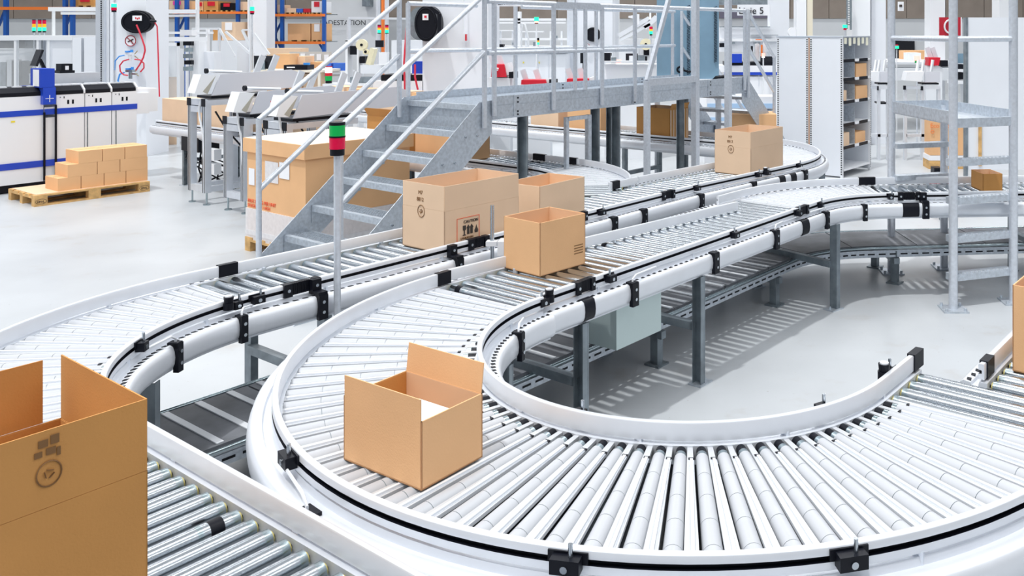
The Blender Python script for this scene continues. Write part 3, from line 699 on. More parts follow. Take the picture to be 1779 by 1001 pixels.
for xs, k in rows:
    for i in range(len(xs) - 1):
        f = 11.16
        a, b = s_at(xs[i] + (13 if i == 0 else 0), f), s_at(xs[i + 1], f)
        p_ = pos[i] if i < len(xs) - 2 else 'at the right end'
        o = closed('small brown carton %s of the %s layer on the pallet' % (p_, lay[k]), a + .004, b - .004, f, f + .42, .1505 + k * (hh + .001), hh, CARD, tape=False, group='small cartons stacked on the pallet')
        m = MB(); m.g(a + .02, b - .02, f + .2, f + .215, .1505 + k * (hh + .001) + hh, .1512 + k * (hh + .001) + hh); build(m, 'flap_seam', INKB, o)

# ---------------------------------------------------------------- stairs and platform (aligned to the hall grid)
NA, NB, ZP, RISE, GO = 4.05, 5.17, 1.555, .222, .264
TS = thing('metal_staircase', 'galvanised grating staircase with tube handrails climbing to the platform', 'stairs', G(1.5, 4.61, 0))
for n in (NA, NB - .008):
    m = MB(); m.prism([(.50, 0), (2.34, 1.59), (2.50, 1.60), (2.50, 1.29), (.95, 0)], G(0, n, 0), S_, Z_, N_ * .008)
    for k in range(1, 7):
        s = 2.39 - GO * (7 - k)
        for ds in (.05, .19): p = G(s + ds, n if n == NA else n, RISE * k - .05); m.cyl(p - N_ * .014, p + N_ * .0, .011, seg=6, mi=1)
    build(m, 'stringer', [GALV, CHR], TS)
for k in range(1, 7):
    s, z = 2.39 - GO * (7 - k), RISE * k; m = MB()
    m.g(s, s + .012, NA + .01, NB - .01, z - .055, z); m.g(s + .235, s + .245, NA + .01, NB - .01, z - .035, z); m.g(s + .012, s + .045, NA + .01, NB - .01, z - .006, z + .001)
    for i in range(34): n = NA + .03 + i * (NB - NA - .06) / 33; m.g(s + .045, s + .235, n - .0018, n + .0018, z - .025, z)
    for i in range(6): q = s + .07 + i * .031; m.g(q - .0018, q + .0018, NA + .02, NB - .02, z - .012, z)
    for n in (NA + .012, NB - .018): m.g(s, s + .245, n, n + .006, z - .16, z)
    build(m, 'tread', GALV, TS)
def rail(T, pts, r=.024, name='handrail', mt=None): m = MB(); m.tube(pts, r, 12); return build(m, name, mt or GALVT, T)
def post(T, s, n, z0, z1, r=.024, name='rail_post'): m = MB(); m.cyl(G(s, n, z0), G(s, n, z1), r, seg=12); return build(m, name, GALVT, T)
for n, s0 in ((NB - .03, .83), (NA - .03, .88)):
    zt0 = 1.49; post(TS, s0, n, .30, zt0); zs = 2.27 if n > 5 else 2.38
    post(TS, zs, n, 1.40 if n > 5 else 1.35, 2.75)
    rail(TS, [G(s0, n, zt0), G(zs - .0, n, zt0 + (zs - s0) * (1.065 / 1.44))])
    rail(TS, [G(s0 + .01, n, zt0 - .60), G(zs, n, (zt0 - .60) + (zs - s0) * (1.13 / 1.44))])
TP = thing('steel_platform', 'galvanised walkway platform crossing over the conveyors at the top of the stairs', 'platform', G(4.7, 4.61, 0))
m = MB(); m.g(2.40, 7.06, NA + .06, NB - .02, ZP - .03, ZP); m.g(2.385, 2.41, NA + .05, NB - .01, ZP - .05, ZP + .003)
for i in range(150): q = 2.41 + i * .031; m.g(q, q + .004, NA + .07, NB - .03, ZP, ZP + .004)
build(m, 'deck', GALV, TP)
m = MB(); m.g(2.415, 2.425, NA + .05, NB - .01, ZP - .24, ZP - .05); build(m, 'end_plate', GALV, TP)
for n, q in ((NA, 0), (NB, 1)):
    m = MB()
    for (a, b) in ((2.50, 2.78), (2.80, 4.60), (4.62, 6.15), (6.17, 7.06)):
        m.g(a, b, n - .006, n + .004, ZP - .005, ZP + .080); m.g(a, b, n - .004, n + .004, ZP - .14, ZP - .010); m.g(a, b, n - .02, n + .03, ZP - .137, ZP - .130)
        if a > 2.6:
            m.g(a - .03, a + .05, n - .012, n - .005, ZP - .138, ZP + .078)
            for z in (-.11, -.08, .01, .05): m.cyl(G(a + .02, n - .018, ZP + z), G(a + .02, n - .010, ZP + z), .009, seg=6, mi=1)
    build(m, 'side_channel', [GALV, BLK], TP)
for s, n in ((2.50, NA - .03), (3.30, NA - .03), (4.05, NA - .03), (4.62, NA - .03), (7.0, NA - .03), (2.42, NB + .03), (3.9, NB + .03), (5.3, NB + .03), (6.95, NB + .03)): post(TP, s, n, ZP - .10, 2.54)
for n in (NA - .03, NB + .03):
    rail(TP, [G(2.42, n, 2.535), G(3.32, n, 2.535)]); rail(TP, [G(4.0, n, 2.535), G(7.0, n, 2.535)]); rail(TP, [G(2.42, n, 2.05), G(4.62 if n < 5 else 7.0, n, 2.05)])
m = MB(); m.beam(G(3.30, NA - .03, 2.52), G(4.05, NA - .03, 2.52), .03, .07); build(m, 'gate_rail', GALVT, TP)
for s in (3.62, 3.78): post(TP, s, NA - .03, ZP + .08, 2.50, .022, 'gate_post')
for px_, n in ((908, NA + .1), (1034, NA + .1), (1070, NA + .1), (1182, NA + .05), (1060, NB - .1), (1190, NB - .1)):
    s = s_at(px_, n); m = MB(); m.beam(G(s, n, 0), G(s, n, ZP - .13), .10, .008); 
    for q in (-1, 1): m.beam(G(s, n, 0) + (S_ * .0) + N_ * 0 + Vector((q * .045, 0, 0)), G(s, n, ZP - .13) + Vector((q * .045, 0, 0)), .008, .07, up=(0, 1, 0))
    m.x(G(s, n).x - .09, G(s, n).x + .09, G(s, n).y - .09, G(s, n).y + .09, 0, .012); build(m, 'support_column', POSTM, TP)
m = MB(); m.beam(G(s_at(1022, NA), NA, 1.36), G(s_at(1022, NA), NA, .7), .05, .05); m.beam(G(s_at(984, NA), NA, 1.36), G(s_at(984, NA), NA, .7), .04, .04); m.beam(G(s_at(984, NA), NA, 1.34), G(s_at(1022, NA), NA, 1.34), .04, .04); build(m, 'hanging_bracket', GALV, TP)
# far flight down at the right end of the platform
TF = thing('metal_staircase', 'short far flight descending to the right behind the shelving unit', 'stairs', G(7.8, 4.61, 0))
for n in (NA, NB):
    m = MB(); m.prism([(6.98, 1.60), (7.14, 1.60), (8.65, .25), (8.65, 0), (8.45, 0), (6.98, 1.30)], G(0, n, 0), S_, Z_, N_ * .008); build(m, 'stringer', GALV, TF)
    post(TF, 7.09, n - .03, 1.35, 2.55); se = s_at(1345, n - .03); dz_ = (se - 7.09) * .90; rail(TF, [G(7.09, n - .03, 2.52), G(se, n - .03, 2.52 - dz_)]); rail(TF, [G(7.09, n - .03, 2.03), G(se, n - .03, 2.03 - dz_)]); post(TF, se, n - .03, 1.55 - dz_, 2.54 - dz_)
for k in range(6):
    s, z = 7.14 + .27 * k, 1.35 - .222 * k; m = MB(); m.g(s, s + .24, NA + .01, NB, z - .04, z); build(m, 'tread', GALV, TF)

# galvanised steel goalpost with brace inside the far loop
TGp = thing('steel_goalpost', 'square steel goalpost with diagonal brace standing inside the far conveyor curve', 'frame', G(4.8, 3.6, 0))
a, b = G(s_at(1124, 3.6), 3.6, 0), G(s_at(1208, 3.6), 3.6, 0)
m = MB(); m.beam(a, a + Z_ * 1.72, .055, .055); m.x(a.x - .1, a.x + .1, a.y - .1, a.y + .1, 0, .01); build(m, 'post', GALVT, TGp)
m = MB(); m.beam(b, b + Z_ * 3.1, .072, .072); m.x(b.x - .1, b.x + .1, b.y - .1, b.y + .1, 0, .01); build(m, 'post', GALVT, TGp)
m = MB(); m.beam(a + Z_ * 1.70, b + Z_ * 1.70, .06, .075); build(m, 'lintel', GALVT, TGp)
m = MB(); m.beam(a + Z_ * 1.72, a + (b - a) * .62 + Z_ * 3.0, .04, .05); build(m, 'brace', GALVT, TGp)
p = at(1265, 290, Y=11.2); m = MB(); m.beam((p.x, p.y, 0), (p.x, p.y, 3.2), .07, .07); tag(build(m, 'steel_post', GALVT), 'slim pale steel post standing between the cabinet and the line sign', 'post')
# slate-blue cabinet on its own stand
x0, x1 = at(1141, 0, Y=12.9).x, at(1249, 0, Y=12.9).x; xm = at(1205, 0, Y=12.9).x
TCb = thing('control_cabinet', 'tall slate-blue switch cabinet with louvred edges behind the platform railing', 'cabinet', ((x0 + x1) / 2, 13.2, 1.55))
m = MB(); m.x(x0, xm - .02, 12.9, 13.5, 1.56, 3.4); m.x(xm - .02, x1, 12.92, 13.5, 1.56, 3.4); build(m, 'cabinet_body', CAB, TCb)
for xa, za, zb in ((at(1196, 0, Y=12.9).x, 1.62, 2.65), (at(1243, 0, Y=12.9).x, 1.80, 2.62)):
    m = MB(); k = int((zb - za) / .022)
    for i in range(k): z = za + i * .022; m.hexa([Vector((xa - .022, 12.90, z)), Vector((xa + .022, 12.90, z + .018)), Vector((xa + .022, 12.91, z + .018)), Vector((xa - .022, 12.91, z))], [Vector((xa - .022, 12.89, z + .009)), Vector((xa + .022, 12.89, z + .027)), Vector((xa + .022, 12.90, z + .027)), Vector((xa - .022, 12.90, z + .009))])
    v = build(m, 'louvre_strip', BLK, TCb)
m = MB(); m.x(x0 - .1, x1 + .1, 12.8, 13.6, 1.48, 1.56); build(m, 'stand_top', WHT, TCb)
for xa in (x0, x1):
    for ya in (12.9, 13.5): m = MB(); m.x(xa - .03, xa + .03, ya - .03, ya + .03, 0, 1.48); build(m, 'leg', GALVT, TCb)
m = MB(); c = at(1182, 121, Y=12.85); m.tube([c + Vector((math.cos(a) * .045, 0, math.sin(a) * .04)) for a in [i * .6 for i in range(11)]] + [c + Vector((.12, 0, -.03)), c + Vector((.25, 0, -.02))], .016, 6)
tag(build(m, 'cable_coil', BLK), 'black cable coil hanging on the slate-blue cabinet', 'cable')
m = MB(); c = at(1268, 0, Y=12.6); m.tube([at(1238, 142, Y=12.7), at(1245, 135, Y=12.6), at(1256, 134, Y=12.6), at(1264, 139, Y=12.7)], .03, 8); tag(build(m, 'cable_bundle', BLK), 'black cable bundle lying at the foot of the slate-blue cabinet', 'cable')

# ---------------------------------------------------------------- crossover steps on the right
P_ = [Vector((2.17, 7.17, 0)), Vector((2.73, 7.37, 0)), Vector((2.47, 8.45, 0)), Vector((1.93, 8.29, 0))]
TX = thing('crossover_steps', 'galvanised crossover steps with tall posts straddling the conveyor on the right', 'steps', (2.33, 7.8, 0))
for i, p in enumerate(P_):
    m = MB(); m.cyl(p, p + Z_ * (3.2 if i != 2 else 1.55), .036, seg=16); build(m, 'post', GALVT, TX)
    m = MB(); m.x(p.x - .10, p.x + .10, p.y - .10, p.y + .10, 0, .012)
    for q in ((-1, -1), (1, -1), (-1, 1), (1, 1)): m.cyl(p + Vector((q[0] * .075, q[1] * .075, .012)), p + Vector((q[0] * .075, q[1] * .075, .035)), .012, seg=6)
    build(m, 'foot_plate', GALV, TX)
e1 = (P_[1] - P_[0]).normalized(); e2 = Vector((e1.y, -e1.x, 0)) * -1
for z in (1.21, .90, .59, .28):
    m = MB(); m.hexa([P_[0] + Z_ * (z - .055), P_[1] + Z_ * (z - .055), P_[1] + e2 * .10 + Z_ * (z - .055), P_[0] + e2 * .10 + Z_ * (z - .055)], [P_[0] + Z_ * z, P_[1] + Z_ * z, P_[1] + e2 * .10 + Z_ * z, P_[0] + e2 * .10 + Z_ * z])
    for i in range(14): p = P_[0] + (P_[1] - P_[0]) * (i + .7) / 14.6 + e2 * .02 + Z_ * z; m.cyl(p, p + Z_ * .006, .010, seg=6)
    build(m, 'step', GALV, TX)
m = MB(); m.hexa([p + Z_ * 1.49 for p in P_], [p + Z_ * 1.51 for p in P_]); build(m, 'deck', GALV, TX)
for i, (z0, z1, th) in enumerate(((1.47, 1.545, .02), (1.50, 1.60, .008), (1.50, 1.60, .008), (1.50, 1.60, .008))):
    a, b = P_[i], P_[(i + 1) % 4]; m = MB(); m.beam(a + Z_ * (z0 + z1) / 2, b + Z_ * (z0 + z1) / 2, th, z1 - z0); build(m, 'toe_board', GALV, TX)
for a, b in ((0, 1), (3, 0), (3, 2), (1, 2)):
    if (a, b) == (1, 2): continue
    rail(TX, [P_[a] + Z_ * 2.19, P_[b] + Z_ * 2.19], .024)
for z in (1.21, .915):
    m = MB(); m.hexa([P_[3] + Z_ * (z - .045), P_[2] + Z_ * (z - .045), P_[2] - e2 * .10 + Z_ * (z - .045), P_[3] - e2 * .10 + Z_ * (z - .045)], [P_[3] + Z_ * z, P_[2] + Z_ * z, P_[2] - e2 * .10 + Z_ * z, P_[3] - e2 * .10 + Z_ * z]); build(m, 'step', GALV, TX)

# ---------------------------------------------------------------- stack light pole and short chrome rod at the left conveyor
def stack(name, label, p, h, r, segs, pole=.014, group=None, polem=None):
    T = thing(name, label, 'signal light', p, group); p = Vector(p)
    m = MB(); m.cyl((p.x, p.y, 0), p + Z_ * h, pole, seg=10); build(m, 'pole', polem or GALVT, T)
    z = h
    for nm, mt, sh, k in segs: m = MB(); m.cyl(p + Z_ * z, p + Z_ * (z + sh), r * k, seg=16); build(m, nm, mt, T); z += sh + .0005
    return T
p = G(-.43, 2.05, 0)
stack('stack_light', 'green and red stack light on a tall pole standing between the two front conveyors', p, 1.575, .041,
      [('base_cup', BLK, .035, .92), ('red_lens', REDL, .062, 1), ('ring', BLK, .008, 1.04), ('green_lens', GRN, .058, 1), ('cap', BLK, .016, 1.02)], pole=.019)
p = G(s_at(855, 2.03), 2.03, 0); m = MB(); m.cyl(p + Z_ * .68, p + Z_ * 1.13, .013, seg=10); o = tag(build(m, 'chrome_rod', CHR), 'short vertical chrome sensor rod clamped to the left conveyor frame', 'rod')
m = MB(); q = p + Z_ * .90; m.x(q.x - .035, q.x + .035, q.y - .03, q.y + .03, q.z - .03, q.z + .0); m.x(q.x + .04, q.x + .13, q.y - .03, q.y + .08, q.z - .09, q.z - .0); build(m, 'rod_clamp', SHEET, o)

# ---------------------------------------------------------------- shelving unit
A = Vector((2.42, 13.6, 0)); TH_ = thing('shelving_unit', 'white perforated steel shelving unit with open bays full of small boxes', 'shelf', A + N_ * .5)
def K(a, b, z): return A + S_ * a + N_ * b + Z_ * z
def kb(m, a0, a1, b0, b1, z0, z1, mi=0):
    q = [(a0, b0), (a1, b0), (a1, b1), (a0, b1)]; return m.hexa([K(a, b, z0) for a, b in q], [K(a, b, z1) for a, b in q], mi)
ZT = 2.16
for b0 in (0, .59):
    for a0 in (0, 1.03): 
        m = MB(); kb(m, a0, a0 + .012, b0 + .0, b0 + .56, .02, ZT); build(m, 'side_panel', WHT2, TH_)
        for bb in (b0, b0 + .52):
            m = MB(); kb(m, a0 - .004, a0 + .03, bb, bb + .04, 0, ZT)
            if a0 == 0:
                for i in range(60): kb(m, a0 - .008, a0 - .0035, bb + .010, bb + .030, .05 + i * .035, .068 + i * .035, 1)
            else:
                for i in range(60): kb(m, a0 + .008, a0 + .022, bb - .002, bb, .05 + i * .035, .062 + i * .035, 1)
            build(m, 'perforated_upright', [WHT, BLK], TH_)
m = MB(); kb(m, -.002, .008, .563, .587, .02, ZT - .01); build(m, 'joint_strip', mat('brown_joint_strip', (.5, .3, .2), .7), TH_)
m = MB(); kb(m, -.01, 1.05, -.01, 1.16, ZT, ZT + .02); build(m, 'top_edge', ALUD, TH_)
m = MB(); kb(m, .02, 1.03, .54, .56, .02, ZT); build(m, 'back_panel', WHT2, TH_)
SZ = (.13, .48, .83, 1.18, 1.53, 1.82)
for z in SZ:
    m = MB(); kb(m, .012, 1.03, 0, .54, z - .03, z)
    if z > .2:
        for i, (a, b_) in enumerate(((.03, .42), (.60, .92))): kb(m, a, b_, -.006, -.001, z - .045, z + .005, 1)
        kb(m, .45, .58, -.006, -.001, z - .04, z, 2)
    build(m, 'shelf_board', [WHT, BLK, PAPER], TH_)
for z in (1.82, 1.53, 1.18, .83, .48): m = MB(); kb(m, .47, .475, .02, .52, z, z + .24); build(m, 'divider', GALV, TH_)
for i in range(6): m = MB(); a = .05 + i * .16; kb(m, a, a + .09, -.004, .0, ZT - .10 - .03 * (i % 2), ZT - .005); build(m, 'hanging_tag', mat('cream_tag', (.85, .84, .68), .7), TH_)
for i, (a0, a1, z, h, lb) in enumerate(((.55, .95, 1.53, .21, 'fourth shelf'), (.03, .2, 1.18, .16, 'third shelf, left of divider'), (.55, .98, 1.18, .20, 'third shelf, right of divider'), (.03, .3, .48, .2, 'lowest stocked shelf, left of divider'), (.52, .9, .48, .17, 'lowest stocked shelf, right of divider'))):
    m = MB(); kb(m, a0, a1, .03, .38, z + .001, z + h); tag(build(m, 'small_box', CARDL if i in (1, 3) else CARD), 'small brown box on the %s of the white shelving unit' % lb, 'box', 'boxes in the shelving unit')
# tall pale panel at the right
m = MB(); x0 = at(1681, 0, Y=12.5).x; m.x(x0, x0 + 1.7, 12.5, 12.58, .30, 2.45); o = tag(build(m, 'partition_panel', WHT2), 'tall pale partition panel behind the crossover steps at the right edge', 'panel')
m = MB(); m.x(x0 - .03, x0, 12.48, 12.6, 0, 2.45); build(m, 'panel_frame', POSTM, o)
m = MB(); q = at(1706, 0, Y=12.4).x; m.x(q - .018, q + .018, 12.46, 12.50, .36, 1.05); build(m, 'wooden_batten', WOOD, o)
m = MB(); m.x(x0 + 1.5, x0 + 1.6, 12.5, 12.6, 0, .31); build(m, 'panel_foot', POSTM, o)
# floor scrap near the lower conveyor
for i, (px_, lab) in enumerate(((1770, 'far'),)): pass
m = MB(); q = at(1755, 405, Y=8.9); m.x(q.x - .35, q.x + .35, 8.9, 9.4, .45, .62); o = tag(build(m, 'drive_motor', BLK), 'dark drive motor below the conveyor behind the crossover steps', 'motor')
m = MB(); m.x(q.x - .40, q.x - .36, 8.88, 8.98, .43, .62); build(m, 'pink_tag', PINK, o)
m = MB(); m.x(q.x + .36, q.x + .6, 8.9, 9.3, .0, .66); build(m, 'motor_mount', GALV, o)

# ---------------------------------------------------------------- background helpers: boxes facing the camera at distance Y
def bb(m, px0, px1, py0, py1, Y, dep=.3, mi=0):
    x0, x1 = (px0 - PX0) * Y / FPX, (px1 - PX0) * Y / FPX; z1 = EYE - (py0 - PY0) * Y / FPX; z0 = 0 if py1 is None else EYE - (py1 - PY0) * Y / FPX
    return m.x(x0, x1, Y, Y + dep, z0, z1, mi)
def one(name, mt, label, cat, *boxes, Y=20, dep=.3, group=None, kind=None):
    m = MB()
    for b in boxes: bb(m, *b[:4], Y, b[4] if len(b) > 4 else dep, b[5] if len(b) > 5 else 0)
    return tag(build(m, name, mt), label, cat, group, kind)
def part(parent, name, mt, *boxes, Y=20, dep=.05):
    m = MB()
    for b in boxes: bb(m, *b[:4], Y, b[4] if len(b) > 4 else dep, b[5] if len(b) > 5 else 0)
    return build(m, name, mt, parent)
def frame_thing(name, label, cat, Y, px, mt, bars, group=None):
    T = thing(name, label, cat, at(px, PY0 + 1, Y=Y) * 1.0 - Z_ * 2.25 + Z_ * 0, group); T.location.z = 0; ORI[T.name] = Vector(T.location)
    for b in bars:
        nm, p, q, th = b[:4]; m = MB(); a, c = at(*p, Y=Y + (b[4] if len(b) > 4 else 0)), at(*q, Y=Y + (b[5] if len(b) > 5 else (b[4] if len(b) > 4 else 0)))
        if q[1] == 999: c.z = 0
        m.beam(a, c, th, th); build(m, nm, b[6] if len(b) > 6 else mt, T)
    return T

# ---------------------------------------------------------------- white sorting machine with blue trim (front along the conveyors' direction)
NM = 12.46; sa = lambda p: s_at(p, NM)
TM = thing('sorting_machine', 'long white sorting machine with blue stripes and black lids behind the pallet', 'machine', G(1.2, NM + .4, 0))
edges = (-60, 76, 97, 147, 194, 238)
for i, (a, b) in enumerate(zip(edges, edges[1:])):
    s0, s1 = sa(a) + .006, sa(b) - .006
    if i == 1:
        m = MB(); m.g(s0, s1, NM + .02, NM + .85, .12, 1.02); build(m, 'centre_cabinet', WHT, TM)
        m = MB(); m.g(s_at(75, NM - .1), s_at(97, NM - .1), NM - .10, NM + .75, 1.215, 1.455); build(m, 'control_box', BLU, TM)
        m = MB(); st_ = s_at(70, NM - .1); nt_ = n_at(53, st_); m.g(st_, s_at(95, NM - .1), NM - .10, nt_, 1.457, 1.725); build(m, 'control_tower', BLU, TM)
        m = MB(); m.g(st_ - .004, st_ - .0005, NM - .06, nt_ - .10, 1.475, 1.71); build(m, 'notice', PAPER, TM)
        m = MB(); m.g(s0 - .0, s1 + .0, NM - .004, NM + .02, 1.07, 1.17); build(m, 'drawer', WHT, TM)
        c = G(s_at(86, NM - .1), NM - .103, 1.30); m = MB()
        for k in range(2): m.beam(c - (S_ if k else Z_) * .05, c + (S_ if k else Z_) * .05, .006, .018, up=N_ )
        build(m, 'cross_emblem', PAPER, TM); continue
    m = MB(); m.g(s0, s1, NM, NM + .85, .12, 1.14); build(m, 'door_panel', WHT, TM)
    m = MB(); m.g(s0, s1, NM - .005, NM + .85, 1.145, 1.34); up_ = build(m, 'front_panel', WHT, TM)
    m = MB()
    if i > 1:
        c = (s0 + s1) / 2
        for q in (-.03, .03): m = MB(); m.g(c + q - .012, c + q + .012, NM - .009, NM - .004, 1.20, 1.26); build(m, 'slot', BLK, up_)
        m = MB(); m.g(s0 + .04, s0 + .055, NM - .009, NM - .004, 1.30, 1.31); build(m, 'screw', BLK, up_); m = MB(); m.g(s0 + .09, s0 + .10, NM - .009, NM - .004, 1.285, 1.315); build(m, 'key_hole', BLK, up_)
    m = MB(); m.prism([(0, 0), (.0, .05), (.10, .115), (.55, .115), (.55, 0)], G(s0, NM - .01, 1.345), N_, Z_, S_ * (s1 - s0 - .02)); build(m, 'black_lid', BLK, TM)
    for q in range(3 if i > 1 else 5):
        x = s0 + (q + .5) * (s1 - s0) / (3 if i > 1 else 5); m = MB(); m.g(x - .05, x + .05, NM + .12, NM + .2, 1.462, 1.48); build(m, 'lid_handle', SHEET, TM)
    if i > 1: m = MB(); m.prism([(0, 0), (.0, .06), (.10, .13), (.55, .13), (.55, 0)], G(s1 - .012, NM - .02, 1.345), N_, Z_, S_ * .02); build(m, 'lid_rib', WHT, TM)
for a, b in ((-60, 75), (77, 96), (98, 238)):
    m = MB(); m.g(sa(a), sa(b), NM - .012, NM - .001, 1.065, 1.145); build(m, 'blue_stripe', BLU, TM)
for a, b in ((-60, 75), (77, 120)): m = MB(); m.g(sa(a), sa(b), NM - .012, NM - .001, .33, .42); build(m, 'blue_stripe', BLU, TM)
m = MB(); m.g(sa(-60), sa(236), NM + .05, NM + .8, .01, .12); build(m, 'plinth', BLK, TM)
for a in (76, 96): m = MB(); m.g(sa(a) - .012, sa(a) + .012, NM - .03, NM - .013, .13, 1.2 if a == 96 else 1.1); build(m, 'door_gap', BLK, TM)
for a in (143, 193): m = MB(); m.g(sa(a) + .06 , sa(a) + .072, NM - .008, NM - .0005, .13, 1.06); build(m, 'door_gap', POSTM, TM)
m = MB(); m.g(sa(19), sa(26), NM - .008, NM - .004, .985, 1.01); build(m, 'warning_sticker', YCOL, TM)
m = MB(); m.g(sa(240), sa(279), NM + .1, NM + .7, 1.0, 1.36); m.g(sa(240), sa(262), NM + .05, NM + .7, .98, 1.30); build(m, 'end_unit', WHT, TM)
# bench on the machine with screen and scanner
m = MB(); m.g(sa(97), sa(205), NM + .62, NM + 1.0, 1.47, 1.62); o = tag(build(m, 'aluminium_bench', ALUD), 'low aluminium bench lying along the top of the white sorting machine', 'bench')
TMn = thing('monitor', 'small black monitor on a slanted arm above the white sorting machine', 'monitor', G(sa(106), NM + .7, 1.62))
c = G(sa(100), NM + .7, 1.86); m = MB(); m.beam(c - Z_ * .12 - S_ * .06, c + Z_ * .12 + S_ * .02, .22, .03, up=S_); build(m, 'screen', SCR, TMn)
m = MB(); m.beam(G(sa(104), NM + .75, 1.84), G(sa(117), NM + .75, 1.62), .05, .04); build(m, 'arm', BLK, TMn)
m = MB(); m.g(sa(140), sa(160), NM + .70, NM + .9, 1.625, 1.76); m.g(sa(137), sa(163), NM + .68, NM + .92, 1.621, 1.66); o = tag(build(m, 'label_printer', BLK), 'small black label printer on the bench above the white sorting machine', 'printer')
m = MB(); m.g(sa(147), sa(153), NM + .69, NM + .72, 1.67, 1.73); build(m, 'paper_slot', PAPER, o)

# glazed cell behind the machine
Yg = 18.5
TGz = thing('glazed_machine_cell', 'white framed glazed machine cell behind the sorting machine at the left edge', 'machine', at(50, 100, Y=Yg) * 1)
TGz.location.z = 0; ORI[TGz.name] = Vector(TGz.location)
part(TGz, 'cell_body', WHT2, (80, 124, 66, None), Y=Yg, dep=1.6)
part(TGz, 'top_beam', WHT, (-60, 125, 62, 70), Y=Yg - .05, dep=1.7)
for p0 in (-20, 24, 63, 82): part(TGz, 'frame_post', WHT, (p0, p0 + 4, 70, None), Y=Yg - .04, dep=.08)
part(TGz, 'rear_panel', WHT2, (-60, 80, 70, None), Y=Yg + 1.5, dep=.05)
part(TGz, 'dark_drive_unit', BLK, (-20, 25, 71, 84), Y=Yg + .5, dep=.3); part(TGz, 'drive_beam', POSTM, (28, 62, 70, 84), Y=Yg + .8, dep=.2)
part(TGz, 'carriage_rail', SHEET, (-60, 62, 86, 89), Y=Yg + .6, dep=.1); part(TGz, 'carriage_rail', ALUD, (-60, 60, 93, 96), Y=Yg + .7, dep=.1)
for i, (a, b, mt, t) in enumerate(((21, 25, BLK, 106), (28, 33, SCR, 106), (10, 20, WHT, 104), (35, 38, BLK, 107), (0, 12, POSTM, 108))): part(TGz, 'folder_stack', mt, (a, b, t, 150), Y=Yg + .9, dep=.3)
part(TGz, 'pane', PLX, (-58, 62, 71, 150), Y=Yg - .01, dep=.01)
for i, (x, y, lab) in enumerate(((59, 55, 'left'), (69, 57, 'middle'), (77, 56, 'right'))):
    p = at(x, 62, Y=Yg + .4)
    stack('stack_light', '%s of three small red-amber-green signal lights above the glazed cell' % lab.capitalize(), p - Z_ * .0, .07, .033, [('base_cup', BLK, .03, .9), ('green_lens', GLOW, .08, 1), ('amber_lens', AMB, .07, 1), ('red_lens', REDL, .075, 1), ('cap', BLK, .02, 1)], pole=.012)
frame_thing('white_pipe_frame', 'white pipe frame standing in front of the left pallet rack', 'frame', 19.5, 92, WHT, [('pipe', (86, 16), (176, 16), .09), ('pipe', (107, 23), (176, 23), .06), ('pipe', (93, 14), (93, 999), .05)])
one('machine_hood', WHT2, 'small white machine hood between the glazed cell and the grey column', 'machine', (146, 166, 64, None, .8), (126, 141, 66, None, .6), Y=17.5)

# columns
struct_c = []
def pillar(k, boxes, Y, mt):
    m = MB()
    for b in boxes: bb(m, b[0], b[1], -260, None, Y + (b[3] if len(b) > 3 else 0), b[2], b[4] if len(b) > 4 else 0)
    o = build(m, 'trim_%d' % k, mt, loc=(0, 0, 0)); o['kind'] = 'structure'
pillar(1, [(200, 254, .7), (166, 181, .5, -.1, 1), (183, 189, .1, -.05), (191, 196, .1, -.05)], 16.0, [WHT2, ALUD])
pillar(2, [(734, 848, 1.0)], 16.4, [WHT2]); pillar(3, [(985, 998, .2, -.1, 1), (1000, 1064, .9)], 22, [WHT2, ALUD]); pillar(4, [(1066, 1075, .3)], 23, [WHT])
pillar(5, [(1338, 1371, .6)], 19, [WHT2]); pillar(6, [(1384, 1401, .5), (1402, 1412, .45, .05, 1)], 18, [WHT, CREAM]); pillar(7, [(1481, 1512, .6), (1514, 1539, .4, .2, 1)], 17.5, [WHT, WHT2])
pillar(8, [(1616, 1642, .5)], 21, [WHT]); pillar(9, [(1736, 1760, .5)], 21, [WHT]); pillar(10, [(430, 463, .5)], 24, [WHT2]); pillar(11, [(560, 655, .3)], 30, [WL])
m = MB(); n_ = 60
for i in range(n_): bb(m, 174.5, 176.2, -20 + i * 3.6, -18 + i * 3.6, 15.89, .02)
tag(build(m, 'perforated_strip', BLK), 'row of dark holes down the grey steel column beside the hose reel', 'strip')

def reel(label, px_, py_, Y, rx, ry, hoses=True, logo=True, dp=.10):
    c = at(px_, py_, Y=Y); k = Y / FPX; T = thing('hose_reel', label, 'hose reel', (c.x, c.y, c.z))
    m = MB(); m.cyl(c, c + Vector((0, dp, 0)), 1, seg=36)
    for v in m.v: v.x = c.x + (v.x - c.x) * rx * k; v.z = c.z + (v.z - c.z) * ry * k
    build(m, 'drum', BLK, T)
    m = MB(); m.tube([c + Vector((math.cos(a) * rx * k * .86, -.005, math.sin(a) * ry * k * .86)) for a in [i * math.pi / 18 for i in range(37)]], .012, 6); build(m, 'drum_ring', BLK, T)
    if logo:
        m = MB(); bb(m, px_ - 7, px_ + 9, py_ - 11, py_ - 2, Y - .025, .01); lp = build(m, 'name_plate', PAPER, T)
        m = MB()
        for q in (-2.2, .8, 3.6): bb(m, px_ + q, px_ + q + 1.8, py_ - 8 + (q == .8) , py_ - 5 + (q == .8), Y - .03, .004)
        build(m, 'red_mark', RED, lp)
    return T, c, k
T, c, k = reel('black oval hose reel mounted on the grey pillar above the round sign', 237, 38, 15.9, 27, 20)
m = MB(); m.tube([at(*q, Y=15.6) for q in ((237, 43), (241, 52), (246, 65), (251, 80), (252, 88), (249, 100), (243, 112), (236, 122))], .014, 8); build(m, 'hose', HOSE, T)
